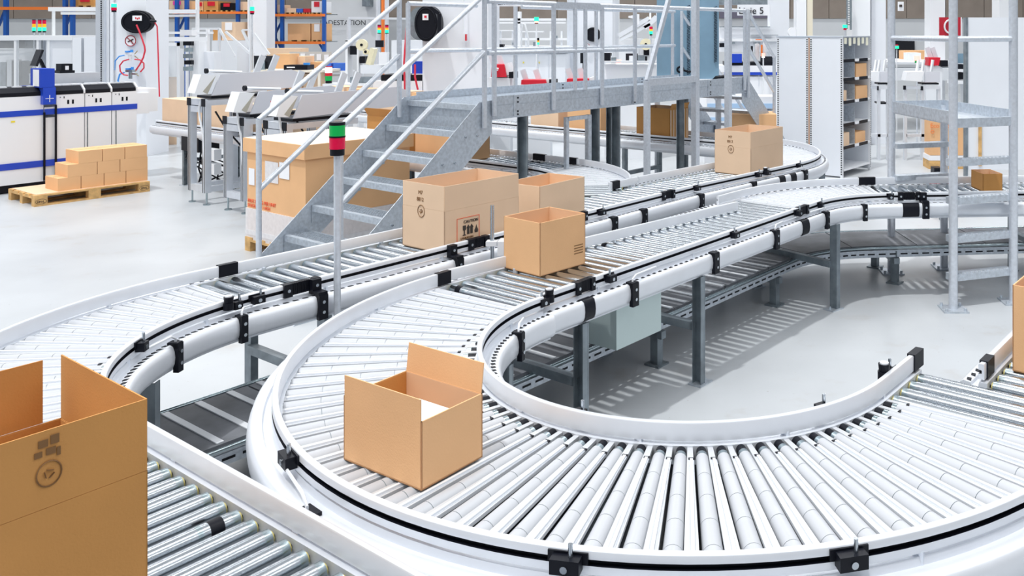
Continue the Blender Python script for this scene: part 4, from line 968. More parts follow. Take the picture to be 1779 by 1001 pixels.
m = MB(); m.tube([at(*q, Y=15.75) for q in ((262, 36), (269, 39), (273, 46), (274, 70), (275, 100), (277, 168))], .012, 8); build(m, 'hose', HOSE, T)
m = MB(); p = at(267, 37, Y=15.7); m.cyl(p - Vector((.05, 0, 0)), p + Vector((.04, 0, 0)), .035, .02, seg=10); build(m, 'hose_guide', BLK, T)
TS_ = thing('round_sign', 'round red-ringed prohibition sign on the grey pillar below the hose reel', 'sign', at(227, 71, Y=15.97)); c = at(227, 71, Y=15.97)
m = MB(); m.cyl(c, c + Vector((0, .012, 0)), .1, seg=28); build(m, 'disc', PAPER, TS_)
m = MB(); m.tube([c + Vector((math.cos(a) * .095, -.005, math.sin(a) * .095)) for a in [i * math.pi / 14 for i in range(29)]], .008, 6); m.tube([c + Vector((-.067, -.006, .067)), c + Vector((.067, -.006, -.067))], .007, 6); build(m, 'red_ring', mat('dark_red_ring', (.35, .02, .04), .5), TS_)
m = MB(); m.beam(c + Vector((-.05, -.003, -.02)), c + Vector((.05, -.003, .03)), .006, .02); m.beam(c + Vector((.02, -.003, .0)), c + Vector((.03, -.003, -.05)), .006, .012); build(m, 'pictogram', INK, TS_)
for i, (x, y, lab) in enumerate(((227, 97, 'upper'), (228, 127, 'lower'))):
    c = at(x, y, Y=15.85); T = thing('air_regulator', '%s compressed-air regulator with blue cap on the grey pillar' % lab.capitalize(), 'regulator', (c.x, c.y, c.z - .08), 'regulators on the pillar')
    m = MB(); m.x(c.x - .075, c.x + .045, 15.8, 15.9, c.z + .02, c.z + .06); m.cyl(c + Vector((.0, -.02, -.10)), c + Vector((0, -.02, .03)), .03, seg=12); m.x(c.x - .02, c.x + .10, 15.82, 15.87, c.z - .03, c.z + .0); build(m, 'regulator_body', CHR2 if i else SHEET, T)
    m = MB(); m.x(c.x - .06, c.x - .01, 15.78, 15.9, c.z + .062, c.z + .09); m.cyl(c + Vector((.02, 0, .062)), c + Vector((.02, 0, .11)), .025, seg=12); build(m, 'blue_cap', BLUR, T)
    m = MB(); m.beam(c + Vector((.09, -.03, .03)), c + Vector((.16, -.06, .09)), .012, .012); m.beam(c + Vector((.09, -.03, .0)), c + Vector((.17, -.06, -.05)), .012, .012); build(m, 'brass_nipple', mat('brass', (.6, .5, .3), .3, .9), T)
m = MB(); m.tube([at(*q, Y=15.7) for q in ((224, 103), (214, 106), (208, 114), (209, 124), (215, 130), (222, 131))], .012, 8); tag(build(m, 'air_hose', HOSE), 'short red air hose looping left between the two regulators', 'hose')
m = MB(); m.tube([at(*q, Y=15.7) for q in ((234, 103), (243, 104), (250, 110), (250, 118), (244, 125))], .012, 8); tag(build(m, 'air_hose', HOSE), 'short red air hose looping right between the two regulators', 'hose')
m = MB(); m.tube([at(*q, Y=15.72) for q in ((216, 96), (207, 98), (200, 106), (199, 122))], .011, 8); tag(build(m, 'air_hose', BLUR), 'blue air hose leaving the upper regulator', 'hose')
m = MB(); m.tube([at(*q, Y=15.72) for q in ((216, 126), (208, 129), (205, 140), (207, 146))], .014, 8); tag(build(m, 'air_hose', BLUR), 'blue air hose leaving the lower regulator', 'hose')
stack('stack_light', 'green and red signal light on a thin pole beside the grey pillar', at(198, 150, Y=15.2), (150 - 21) * 15.2 / FPX, .042, [('base_cup', BLK, .03, .9), ('red_lens', REDL, .05, 1), ('green_lens', GLOW, .06, 1), ('cap', PAPER, .02, 1)], pole=.008)
stack('stack_light', 'green and red signal light on a thin pole in front of the middle pallet rack', at(438, 110, Y=20), (110 - 25) * 20 / FPX, .045, [('base_cup', BLK, .03, .9), ('red_lens', REDL, .05, 1), ('green_lens', GLOW, .09, 1)], pole=.012)

# pallet racks
def rack(label, Y, ups, beams, braces=()):
    T = thing('pallet_rack', label, 'rack', (at(ups[0], 60, Y=Y).x, Y, 0))
    for u in ups:
        for dy in (0, .9): m = MB(); bb(m, u - 2.6, u + 2.6, -60, None, Y + dy, .1); build(m, 'upright', BLU2, T)
    for (a, b, y0, y1) in beams:
        for dy in (-.05, 1.0): m = MB(); bb(m, a, b, y0, y1, Y + dy, .05); build(m, 'beam', ORG, T)
        m = MB(); z = EYE - (y0 - PY0) * Y / FPX; m.x(at(a, 0, Y=Y).x, at(b, 0, Y=Y).x, Y + .0, Y + .95, z - .02, z); build(m, 'shelf_deck', POSTM, T)
    for a, b in braces: m = MB(); m.beam(at(*a, Y=Y + .3), at(*b, Y=Y + .3), .05, .05); build(m, 'diagonal_brace', BLU2, T)
    return T
rack('blue and orange pallet rack behind the glazed machine cell', 22, (-45, 8, 111, 124), ((-45, 166, 12, 17),), (((112, 50), (124, 25)), ((-2, 45), (8, 20))))
rack('blue and orange pallet rack behind the white gantry, holding pallets of red-labelled boxes', 24.5, (306, 323, 412), ((300, 450, 20, 24),), (((312, 50), (322, 28)),))
rack('short blue and orange pallet rack with two loaded levels left of the wall lettering', 25.5, (476, 489, 562), ((463, 564, 24, 28.5), (463, 564, 72, 76.5)), (((478, 60), (489, 38)), ((478, 64), (488, 84)), ((555, 76), (561, 86))))
def load(label, x0, x1, yt, yb, Y, mt, acc=None, pal=True):
    T = one('loaded_box', mt, label, 'box', (x0, x1, yt, yb - (2.2 if pal else 0), .7), Y=Y)
    if acc: part(T, 'colour_label', acc, (x0 + (x1 - x0) * .25, x0 + (x1 - x0) * .75, yt + 1, yt + (yb - yt) * .45), Y=Y - .02, dep=.015)
    if pal:
        for q in (0, .42, .84): part(T, 'pallet_foot', WOOD, (x0 + (x1 - x0) * q, x0 + (x1 - x0) * (q + .16), yb - 2.2, yb), Y=Y, dep=.7)
load('brown box with a red label on the top beam of the left rack', 131, 163, -4, 12, 22.1, CARD2, RED)
for a in ((294, 320, 1, 18, CARDL, PINK, 'pink-labelled pale box on the middle rack beside the blue upright'), (327, 341, 2, 18, CARD, None, 'narrow brown box on the middle rack right of the blue upright'), (343, 353, 3, 20, CARD, RED, 'small red-labelled box on the middle rack'), (354, 379, 2, 20, CARD2, RED, 'brown box with white and red labels on the middle rack'), (383, 404, 5, 20, BLK, RED, 'black crate with a red corner on the middle rack')):
    load(a[6].capitalize(), a[0], a[1], a[2], a[3], 24.6, a[4], a[5])
load('Pale box on the middle rack right of the black crate', 414, 432, 3, 20, 24.6, CARDL, None)
for a in ((465, 486, 8, 24, CARDL, RED, 'pale box with red print at the left end of the short rack, upper level'), (493, 514, 14, 24, CARDL, None, 'flat brown box on the upper level of the short rack'), (515, 526, 15, 24, BLUC, None, 'blue tote on the upper level of the short rack'), (527, 538, 15, 24, RED, None, 'red tote on the upper level of the short rack'), (541, 559, 2, 24, PAPER, RED, 'white box with red top label at the right end of the short rack'), (500, 539, 41, 72, CARD, None, 'big brown box on the lower level of the short rack'), (541, 560, 41, 72, CARD, PAPER, 'brown box with white sheet on the lower level of the short rack')):
    load(a[6].capitalize(), a[0], a[1], a[2], a[3], 25.6, a[4], a[5])
load('Large pale carton standing behind the white step gantry', 385, 409, 38, 70, 23.5, CARDL, PAPER, False)
one('storage_plinth', SHEET, 'pale plinth carrying the cartons behind the step gantry', 'plinth', (368, 412, 70.5, None, .9), Y=23.4)
load('Brown carton beside the step gantry stairs', 370, 383, 52, 70, 23.5, CARD2, None, False)
m = MB(); Yw = 29.9
text('LADESTATION', 'wall_lettering', BLK, None, at(556, 43.5, Y=Yw), Vector((1, 0, 0)), Z_, .235, .002)
o = COL.objects[-1] if False else [q for q in bpy.data.objects if q.name.startswith('wall_lettering')][0]; tag(o, 'black capital lettering on the pale rear wall right of the short rack', 'lettering')
one('wall_device', POSTM, 'dark ventilation box high on the rear wall above the lettering', 'device', (629, 643, -4, 11), Y=29.7)
TO = one('orange_post', ORG, 'slim orange post running up behind the stair handrail', 'post', (662.5, 666, -40, None), Y=22, dep=.1)
frame_thing('machine_gantry', 'tall aluminium machine frame around the orange post', 'frame', 21.5, 665, ALU, [('profile', (657, -30), (657, 999), .07), ('profile', (672, -30), (672, 999), .07), ('profile', (606, 31), (606, 999), .07), ('profile', (606, 31), (735, 33), .05)])
for x, l in ((659, 'left'), (672, 'right')):
    stack('stack_light', 'small signal light %s of the slim orange post' % l, at(x, 66, Y=20.8), .10, .04, [('base_cup', BLK, .02, 1), ('green_lens', GLOW, .07, 1), ('amber_lens', AMB, .05, 1), ('red_lens', REDL, .05, 1), ('cap', BLK, .02, 1)], pole=.012)

# white gantry and step stairs
frame_thing('white_gantry', 'white steel gantry in front of the middle pallet rack', 'gantry', 20, 300, WHT, [('beam', (253, 20), (343, 20), .09), ('beam', (253, 28), (343, 27), .05), ('upright', (343, -10), (343, 999), .06), ('upright', (265, -10), (265, 28), .05), ('cross_beam', (253, 68), (362, 68), .10), ('cross_beam', (253, 57), (370, 57), .05), ('upright', (325, 68), (325, 999), .05), ('upright', (309, 80), (309, 999), .04), ('upright', (337, 68), (337, 999), .05), ('upright', (361, 50), (361, 999), .06)])
frame_thing('step_gantry', 'white step gantry with sloping rails right of the white machines', 'steps', 21, 400, SHEET, [('top_rail', (334, 50), (381, 50), .05), ('slope_rail', (381, 50), (408, 98), .05), ('slope_rail', (392, 55), (440, 98), .05), ('upright', (381, 50), (381, 999), .05), ('slope_rail', (421, 52), (440, 94), .05), ('upright', (436, -20), (436, 999), .07), ('slope_rail', (441, 58), (468, 95), .05), ('top_rail', (421, 52), (437, 52), .04)])
TW = thing('packing_machine', 'white packing machine with clear doors behind the aluminium stations', 'machine', (at(300, 60, Y=17.5).x, 17.5, 0))
part(TW, 'left_cabinet', WHT2, (254, 279, 86, None), Y=17.4, dep=.8); part(TW, 'door_frame', WHT, (280, 284, 74, None), (307, 310, 74, None), (280, 310, 74, 80), Y=17.3, dep=.05)
part(TW, 'rear_panel', SHEET, (284, 307, 80, 132), Y=17.6, dep=.05); part(TW, 'brown_panel', CARDL, (284, 307, 134, None), Y=17.65, dep=.05); part(TW, 'pane', PLX, (284, 307, 80, 170), Y=17.34, dep=.01)
for i in range(5): part(TW, 'gripper_unit', (BLK, CHR2, POSTM, BLK, CHR2)[i], (318 + 2 * (i % 2), 332 - (i % 3), 72 + i * 11, 79 + i * 11), Y=17.5, dep=.3)
part(TW, 'gripper_column', WHT, (334, 345, 72, None), Y=17.6, dep=.3); part(TW, 'cover_plate', WHT2, (348, 372, 90, None), Y=17.8, dep=.3)
part(TW, 'white_lamp_box', PAPER, (313, 333, 52, 62), Y=17.2, dep=.2)
one('emergency_lamp', REDL, 'small glowing red push lamp on the white packing machine', 'lamp', (259, 267, 129, 134), Y=17.35, dep=.05)
m = MB(); m.tube([at(*q, Y=17.0) for q in ((268, 127), (271, 131), (268, 140), (261, 150), (257, 165), (252, 172), (246, 178))], .012, 6); tag(build(m, 'cable', BLK), 'black cable hanging beside the sorting machine end', 'cable')

# ---------------------------------------------------------------- aluminium feeding stations
def station(label, n0, n1, s0=2.45, ln=1.15, dz=0.):
    T = thing('feeding_station', label, 'machine', G(s0 + .4, (n0 + n1) / 2, 0), 'aluminium feeding stations')
    C_ = lambda z: z + dz
    for s in (s0, s0 + .55):
        for n in (n0, n1):
            m = MB(); m.g(s, s + .08, n - .04, n + .04, (.16), C_(1.36))
            for q in (-.02, .02): m.g(s - .002, s, n + q - .006, n + q + .006, (.16), C_(1.36), 1)
            build(m, 'leg', [ALUD, BLK], T); m = MB(); m.cyl(G(s + .04, n, .012), G(s + .04, n, .16), .012, seg=8); m.cyl(G(s + .04, n, 0), G(s + .04, n, .014), .045, seg=12); build(m, 'levelling_foot', CHR2, T)
    for z in (.17, C_(1.20), C_(1.29)):
        m = MB(); m.g(s0, s0 + .07, n0 + .04, n1 - .04, z, z + .08); build(m, 'cross_profile', ALUD, T)
        if z != C_(1.20):
            for n in (n0, n1): m = MB(); m.g(s0 + .08, s0 + .95, n - .035, n + .035, z, z + .07); build(m, 'side_profile', ALUD, T)
    for n in (n0, n1): m = MB(); m.g(s0 - .01, s0, n - .045, n + .045, C_(1.28), C_(1.38)); build(m, 'end_cap', BLK, T)
    m = MB(); m.g(s0 + .1, s0 + .95, n0, n1, C_(1.375), C_(1.41)); build(m, 'drive_bar', BLK, T)
    # inclined side plate and hopper wedge
    m = MB(); m.prism([(.10, 1.42), (ln + .12, 1.47), (ln + .20, 1.66), (ln + .05, 1.72), (.21, 1.69)], G(s0 - .02, n0 - .05, dz), S_, Z_, N_ * .02); build(m, 'side_plate', mat('lilac_grey_plate', (.66, .68, .74), .45, .2), T)
    m = MB(); a = G(s0 - .14, n0 - .06, C_(1.46)); w_ = N_ * .20
    m.prism([(0, 0), (.16, -.02), (.27, .22), (.08, .24)], a, S_, Z_, w_); build(m, 'hopper', WHT, T)
    m = MB(); m.prism([(.16, -.018), (.265, .215), (.10, .02)], a - N_ * .004, S_, Z_, N_ * .003); build(m, 'hopper_opening', mat('khaki_felt', (.42, .40, .34), .8), T)
    m = MB(); m.g(s0 - .02, s0 + .0, n0 + .25, n0 + .27, C_(1.60), C_(1.62)); build(m, 'red_dot', RED, T)
    m = MB(); m.cyl(G(s0 + .05, n0 + .02, C_(1.74)), G(s0 + .55, n0 + .1, C_(1.70)), .02, seg=8); m.cyl(G(s0 + .03, n0 + .02, C_(1.74)), G(s0 + .06, n0 + .02, C_(1.74)), .035, seg=8, mi=1); build(m, 'roller_rod', [SHEET, BLK], T)
    for q in (.75, .95): m = MB(); m.beam(G(s0 + q, n0 + .1, C_(1.68)), G(s0 + q + .10, n0 + .1, C_(1.92)), .03, .08); build(m, 'paper_guide', ALU, T)
    m = MB(); m.tube([G(s0 + .02, n0 + .1, 1.38), G(s0 - .02, n0 + .08, 1.25), G(s0 - .02, n0 + .05, 1.12), G(s0 + .0, n0 + .0, .9), G(s0 + .02, n0 + .02, .45)], .014, 6); build(m, 'cable', WHT, T)
    m = MB(); m.tube([G(s0 + .2, n0 + .1, 1.2), G(s0 + .3, n0 + .0, .95), G(s0 + .55, n0 - .1, .6), G(s0 + .75, n0 + .1, .4)], .012, 6); build(m, 'cable', BLK, T)
station('aluminium feeding station with white hopper, nearest the sorting machine', 9.42, 9.80)
station('aluminium feeding station with white hopper, middle one of three left of the stairs', 8.47, 8.88, dz=-.19)
station('aluminium feeding station with white hopper, half hidden by the stair handrails', 7.52, 7.93, dz=-.19, ln=1.5)
m = MB()
for k in range(9):
    a = random.random() * .5; m.tube([G(3.0 + random.random() * .3, 10.6 + random.random() * .5, .75), G(3.0 + random.random() * .3, 10.5 + random.random() * .7, .5 - a * .3), G(3.0 + random.random() * .4, 10.2 + random.random() * 1.1, .2 + a * .3), G(3.1 + random.random() * .3, 10.1 + random.random() * 1.2, .03)], .012, 5)
tag(build(m, 'cable_tangle', BLK), 'tangle of black cables under the conveyor behind the pallet', 'cables', kind='stuff')
for i, z in enumerate((.46, .26)): m = MB(); m.g(2.95, 3.05, 10.15, 10.42, z, z + .15); o = tag(build(m, 'power_supply', WHT), '%s white power supply under the conveyor beside the tangled cables' % ('Upper', 'Lower')[i], 'power supply'); m = MB(); m.g(2.945, 2.95, 10.36, 10.40, z + .02, z + .12); build(m, 'terminal_block', BLK, o)
m = MB(); m.g(3.0, 3.3, 10.7, 11.2, .52, .74); tag(build(m, 'drive_motor', BLK), 'dark drive motor hanging under the conveyor behind the pallet', 'motor')

# desk area behind the stations
one('packing_desk', WOODL, 'pale packing desk carrying the black monitors', 'desk', (436, 560, 122, 126, 1.0), (440, 444, 126, None, .05), (552, 556, 126, None, .05), Y=19)
TMo = thing('monitor', 'black monitor seen from behind on the packing desk', 'monitor', at(458, 122, Y=19.2)); part(TMo, 'screen', SCR, (441, 476, 97, 120), Y=19.2, dep=.04); part(TMo, 'stand', CHR2, (446, 460, 107, 122), Y=19.12, dep=.07)
T = one('label_printer', BLK, 'wide black printer with blue clip on the packing desk', 'printer', (493, 534, 113, 126, .35), Y=19.1); part(T, 'blue_clip', BLUR, (527, 537, 109, 113), Y=19.15); part(T, 'white_slot', PAPER, (498, 512, 116, 118), Y=19.09, dep=.02)
for i, (a, b, t, bo, mt, lb, Y) in enumerate(((476, 503, 94, None, CARD, 'brown carton right of the black monitor', 19.8), (504, 530, 98, None, CARDL, 'brown carton behind the wide black printer', 20.2), (464, 522, 84, None, CARDL, 'flat carton stack below the short rack', 23), (500, 525, 128, None, CARD, 'brown carton under the packing desk', 19.4), (527, 548, 128, None, CARDL, 'pale carton under the packing desk at its right end', 19.4), (535, 562, 108, None, CARD, 'brown carton behind the handrail beside the blue totes', 20.5))):
    m = MB(); bb(m, a, b, t, bo, Y, .5); tag(build(m, 'carton', mt), lb.capitalize(), 'carton')
m = MB(); bb(m, 503, 575, 90, 128, 21.8, .04); bb(m, 504, 507, 128, None, 21.8, .04); bb(m, 571, 574, 128, None, 21.8, .04); o = tag(build(m, 'notice_board', mat('grey_beige_board', (.55, .53, .50), .7)), 'beige partition board covered with white notices', 'board')
for q in (509, 522, 538, 550, 563): part(o, 'notice', PAPER, (q, q + 8, 93 + (q % 3), 104 + (q % 3)), Y=21.78, dep=.015)
for i, (a, b) in enumerate(((564, 575), (579, 600))): T = one('blue_tote', BLUC, '%s blue tote on the white rack behind the handrail' % ('Narrow', 'Wide')[i], 'tote', (a, b, 110, 123, .4), Y=20)
one('tote_shelf', WHT, 'white shelf carrying the two blue totes', 'shelf', (562, 602, 123, 126, .5), (562, 565, 126, None, .05), (599, 602, 126, None, .05), (562, 602, 131, 133, .4), Y=19.95)
p = at(571, 146, Y=18.5); stack('stack_light', 'white, red and green signal light low behind the second handrail', p, .02, .07, [('base_cup', BLK, .05, .9), ('green_lens', GRN, .10, 1), ('red_lens', RED, .06, 1.02), ('white_lens', mat('lit_white_lens', (.95, .9, .9), .4, emit=(1, .9, .9), estr=.6), .12, 1), ('cap', RED, .02, 1)], pole=.02)
one('packing_table', SHEET, 'pale table under the signal light behind the handrails', 'table', (560, 640, 146, 149, .6), (562, 565, 149, None, .05), (636, 639, 149, None, .05), Y=18.3)

# labelling machine cluster
TLm = thing('labelling_machine', 'cream and white labelling machine with tape reels behind the stair top', 'machine', (at(640, 60, Y=19).x, 19, 0))
part(TLm, 'machine_frame', WHT, (600, 604, 70, None), (620, 623, 72, None), (600, 623, 69, 72), Y=18.9, dep=.3); part(TLm, 'machine_body', WHT2, (680, 732, 70, None), Y=19.3, dep=.5)
for (x, y, r) in ((628, 78, 10), (635, 90, 5)):
    c = at(x, y, Y=18.8); m = MB(); m.cyl(c, c + Vector((0, .06, 0)), r * 18.8 / FPX, seg=24); m.cyl(c - Vector((0, .01, 0)), c, .03, seg=10, mi=1); build(m, 'tape_reel', [TAPE, BLK], TLm)
m = MB(); m.beam(at(650, 84, Y=18.8), at(642, 112, Y=18.8), .2, .1); build(m, 'cream_chute', TAPE, TLm)
part(TLm, 'operator_screen', SCR, (652, 666, 70, 82), Y=18.6, dep=.05); part(TLm, 'control_panel', WHT, (658, 672, 91, 112), Y=18.6, dep=.15); part(TLm, 'black_mechanism', BLK, (625, 634, 98, 110), (608, 620, 80, 95), Y=18.9, dep=.2)
part(TLm, 'film_roll', SHEET, (626, 676, 113, 128), Y=18.7, dep=.4); part(TLm, 'base_beam', POSTM, (608, 648, 134, 144), Y=18.6, dep=.2)
TM2 = thing('sorting_machine', 'second white sorting machine with blue screen tower behind the stair top', 'machine', (at(700, 100, Y=16.5).x, 16.5, 0))
part(TM2, 'machine_body', WHT, (648, 735, 141, None), Y=16.4, dep=.8); part(TM2, 'black_lid', BLK, (662, 735, 130, 140.5), Y=16.45, dep=.6); part(TM2, 'blue_tower', BLU, (716, 734, 107, 129), Y=16.5, dep=.3); part(TM2, 'blue_stripe', BLU, (660, 734, 158, 163), Y=16.38, dep=.02); part(TM2, 'end_column', WHT, (716, 735, 128, 130), Y=16.48, dep=.3)
for i, (x, y0, y1) in enumerate(((704, 38, 178), (721, 112, 156))):
    m = MB(); m.tube([at(x + 3 * (1 - i), y0, Y=15.9), at(x - (1 - i) * 2, (y0 + y1) / 2, Y=15.9), at(x + 5 * i, y1, Y=15.9)], .018, 8); tag(build(m, 'air_hose', HOSE), ('long red hose hanging from the big reel beside the stair posts', 'short red hose leaning against the blue screen tower')[i], 'hose')
T, c, k = reel('large black hose reel on the white pillar behind the stair top', 740, 41, 16.0, 20, 31, logo=False, dp=.4)
m = MB(); m.cyl(c + Vector((-.14, .05, 0)), c + Vector((-.14, .39, 0)), 1, seg=30)
for v in m.v: v.x = c.x - .14 + (v.x - c.x + .14) * .2; v.z = c.z + (v.z - c.z) * .30
build(m, 'rear_drum', POSTM, T); m = MB(); bb(m, 734, 744, 24, 35, 15.98, .01); build(m, 'name_plate', PAPER, T); m = MB(); bb(m, 737, 741, 27, 31, 15.97, .006); build(m, 'red_mark', RED, T)
m = MB(); m.beam(at(745, 11, Y=15.8), at(763, 24, Y=15.8), .03, .06); m.beam(at(763, 24, Y=15.8), at(763, 60, Y=15.8), .03, .06); build(m, 'bracket', BLK, T)
c = at(806, 66, Y=16.3); m = MB(); m.cyl(at(805, -20, Y=16.3), at(805, 60, Y=16.3), .012, seg=8); m.x(c.x - .04, c.x + .04, 16.25, 16.35, c.z - .06, c.z + .08); o = tag(build(m, 'ball_valve', SHEET), 'small valve on a thin pipe down the white pillar', 'valve'); m = MB(); m.x(c.x + .04, c.x + .06, 16.22, 16.3, c.z - .05, c.z + .07); build(m, 'red_lever', RED, o)

# cartons left of the stair stringer, behind the conveyor
for i, (a, b, t, Y, mt) in enumerate(((577, 613, 146, 16.6, CARDL), (615, 648, 149, 16.8, CARD), (648, 690, 160, 16.0, CARDL))):
    pass

# ---------------------------------------------------------------- middle background between the pillars
one('pipe_run', WHT, 'pair of white pipes running across the hall above the machines', 'pipes', (850, 983, 32, 36, .1), (850, 983, 38, 41, .1), (893, 904, 20, None, .2), Y=24)
for i, (a, b, t) in enumerate(((852, 980, 66), )):
    TQ = thing('sorting_machine', 'white machine row with pipes and hoods behind the platform railing', 'machine', (at(915, 60, Y=21).x, 21, 0))
    part(TQ, 'cabinet_body', WHT2, (852, 982, 94, None), Y=21, dep=1.0); part(TQ, 'top_cover', WHT, (850, 985, 80, 92), Y=20.9, dep=.9); part(TQ, 'frame_rail', WHT, (850, 985, 66, 70), (850, 900, 52, 54), (900, 944, 54, 56), Y=21, dep=.1)
    for q in (868, 889, 912, 930, 955, 974): part(TQ, 'frame_post', SHEET, (q, q + 3, 54, 82), Y=21.1, dep=.06)
    part(TQ, 'black_hood', BLK, (862, 874, 77, 83), Y=20.8, dep=.2); part(TQ, 'dark_fitting', POSTM, (890, 897, 74, 78), (926, 929, 73, 80), (856, 864, 62, 65), (959, 968, 62, 66), Y=20.95, dep=.1)
    for q in (909, 936): m = MB(); m.prism([(0, 0), (.05, 0), (.025, .045)], at(q - 1.5, 110, Y=20.98), Vector((1, 0, 0)), Z_, Vector((0, .01, 0))); build(m, 'warning_triangle', YCOL, TQ)
    for q in (932, 953): part(TQ, 'door_joint', ALUD, (q, q + .7, 96, 140), Y=20.985, dep=.02)
m = MB(); m.tube([at(906, 94, Y=20.8), at(906, 54, Y=20.5), at(908, 42, Y=20.5), at(912, 42, Y=20.5), at(918, 66, Y=20.5), at(918, 94, Y=20.8)], .02, 6); tag(build(m, 'bent_pipe', WHT), 'bent white pipe above the white machine row', 'pipe')
stack('stack_light', 'bright green and red signal light on a thin white pole above the machine row', at(932, 80, Y=20), .50, .04, [('base_cup', BLK, .02, 1), ('red_lens', GLOWR, .04, 1), ('green_lens', GLOW, .09, 1.3)], pole=.012, polem=WHT)
stack('stack_light', 'tiny amber and green signal light right of the thin white pole', at(935, 82, Y=20.1), .06, .025, [('green_lens', GLOW, .05, 1), ('amber_lens', AMB, .04, 1), ('base_cup', BLK, .06, 1)], pole=.008)
def hopper(label, x0, x1, yt, yb, Y, lean, mt=RED, white=True, txt=False):
    T = thing('red_hopper', label, 'machine', (at((x0 + x1) / 2, yb, Y=Y).x, Y, at(x0, yb, Y=Y).z)); a, b, c, d = [at(*q, Y=Y) for q in ((x0, yb), (x1, yb), (x1 - lean, yt), (x0 + abs(lean) * .3, yt))]; e = Vector((0, .3, 0)); m = MB(); m.hexa([a, b, b + e, a + e], [d, c, c + e, d + e]); build(m, 'hopper_side', mt, T)
    if white: m = MB(); a, b, c, d = [at(*q, Y=Y + .05) for q in ((x1, yb - 3), (x1 + 10, yb - 3), (x1 + 10 - lean - 3, yt - 3), (x1 - lean, yt - 1))]; m.hexa([a, b, b + e, a + e], [d, c, c + e, d + e]); build(m, 'paper_slide', WHT, T)
    for q in (.2, .7): m = MB(); m.beam(at(x0 + (x1 - x0) * q, yt, Y=Y + .3), at(x0 + (x1 - x0) * q - 6, yt - 18, Y=Y + .3), .04, .09); build(m, 'paper_guide', ALU, T)
    m = MB(); bb(m, x0 - 4, x1 + 6, yb + 1, None, Y + .05, .25); build(m, 'base_frame', SHEET, T)
    m = MB(); bb(m, x1 + 4, x1 + 16, yb - 9, yb + 2, Y + .0, .2); build(m, 'mechanism', BLK, T)
    return T
TH1 = hopper('red hopper with a white logo stroke at the left, behind the railing', 853, 880, 112, 134, 14.5, 4)
m = MB(); m.tube([at(*q, Y=14.47) for q in ((857, 122), (860, 118), (866, 119), (865, 122), (858, 123))], .010, 6); build(m, 'white_logo_stroke', PAPER, TH1)
hopper('wide red hopper in the middle of the railing opening', 905, 950, 139, 147, 14.6, 2)
T = hopper('red hopper with small white lettering right of the gate', 984, 1026, 137, 152, 14.6, 3); m = MB(); bb(m, 1001, 1014, 144, 147, 14.58, .01); build(m, 'white_lettering', PAPER, T)
T, c, k = reel('small black hose reel on the pillar behind the platform gate', 1030, 60, 21.88, 13, 12.5, logo=False); m = MB(); bb(m, 1033, 1037, 53, 58, 21.86, .01); build(m, 'name_plate', PAPER, T)
c = at(1020, 80, Y=21.9); m = MB(); m.cyl(c, c + Vector((0, .01, 0)), .065, seg=20); o = tag(build(m, 'round_sign', PAPER), 'small round prohibition sign below the small hose reel', 'sign'); m = MB(); m.tube([c + Vector((math.cos(a) * .06, -.005, math.sin(a) * .06)) for a in [i * math.pi / 9 for i in range(19)]] , .006, 5); m.tube([c + Vector((-.04, -.006, .04)), c + Vector((.04, -.006, -.04))], .005, 5); build(m, 'red_ring', MATS['dark_red_ring'], o)
one('screen_stand', BLK, 'dark framed screen leaning behind the gate posts', 'screen', (1008, 1019, 92, 110), (1012, 1014, 110, None), Y=20.5, dep=.05)
TQ = thing('belt_machine', 'white machine with inclined conveyor arms left of the slate-blue cabinet', 'machine', (at(1100, 60, Y=20).x, 20, 0))
for (p, q, th) in (((1076, 62), (1128, 32), .10), ((1078, 70), (1130, 42), .06), ((1120, 48), (1141, 30), .12)): m = MB(); m.beam(at(*p, Y=20), at(*q, Y=20), .3, th); build(m, 'inclined_arm', SHEET, TQ)
part(TQ, 'machine_body', WHT, (1075, 1142, 68, None), Y=20.4, dep=.8); part(TQ, 'dark_gap', BLK, (1118, 1130, 84, 96), Y=20.3, dep=.1); part(TQ, 'grey_window', WHT2, (1090, 1110, 84, 110), Y=20.35, dep=.06); part(TQ, 'screen', SCR, (1087, 1108, 93, 105), Y=19.9, dep=.05); part(TQ, 'screen_stand', WHT, (1093, 1100, 97, 110), Y=19.85, dep=.04)
part(TQ, 'upright', WHT, (1128, 1131, 10, 110), (1140, 1142, 20, 110), Y=20.1, dep=.1); part(TQ, 'black_box', BLK, (1053, 1059, 101, 107), (1114, 1124, 98, 108), (1056, 1062, 92, 97), Y=19.8, dep=.15)
c = at(1122, 77, Y=19.7); m = MB(); m.cyl(c, c + Vector((0, .1, 0)), .13, seg=20); m.cyl(c - Vector((0, .01, 0)), c, .03, seg=10, mi=1); build(m, 'tape_reel', [TAPE, BLK], TQ)
c = at(1101, 34, Y=19.6); m = MB(); m.prism([(-.12, .08), (0, .10), (.04, .13), (.12, .12), (.12, -.1), (.06, -.12), (.06, -.02), (-.02, .02), (-.12, .04)], c, Vector((1, 0, 0)), Z_, Vector((0, .1, 0))); build(m, 'white_bracket', PAPER, TQ)
stack('stack_light', 'small red, yellow and green signal light left of the slate-blue cabinet', at(1131, 66, Y=18), .05, .035, [('base_cup', BLK, .03, .8), ('green_lens', GLOW, .06, 1), ('amber_lens', AMB, .04, 1), ('red_lens', REDL, .05, 1)], pole=.01)
stack('stack_light', 'glowing red signal light behind the railing below the small reel', at(1074, 118, Y=17), .03, .05, [('green_lens', GRN, .05, .8), ('red_lens', GLOWR, .08, 1.1)], pole=.012)
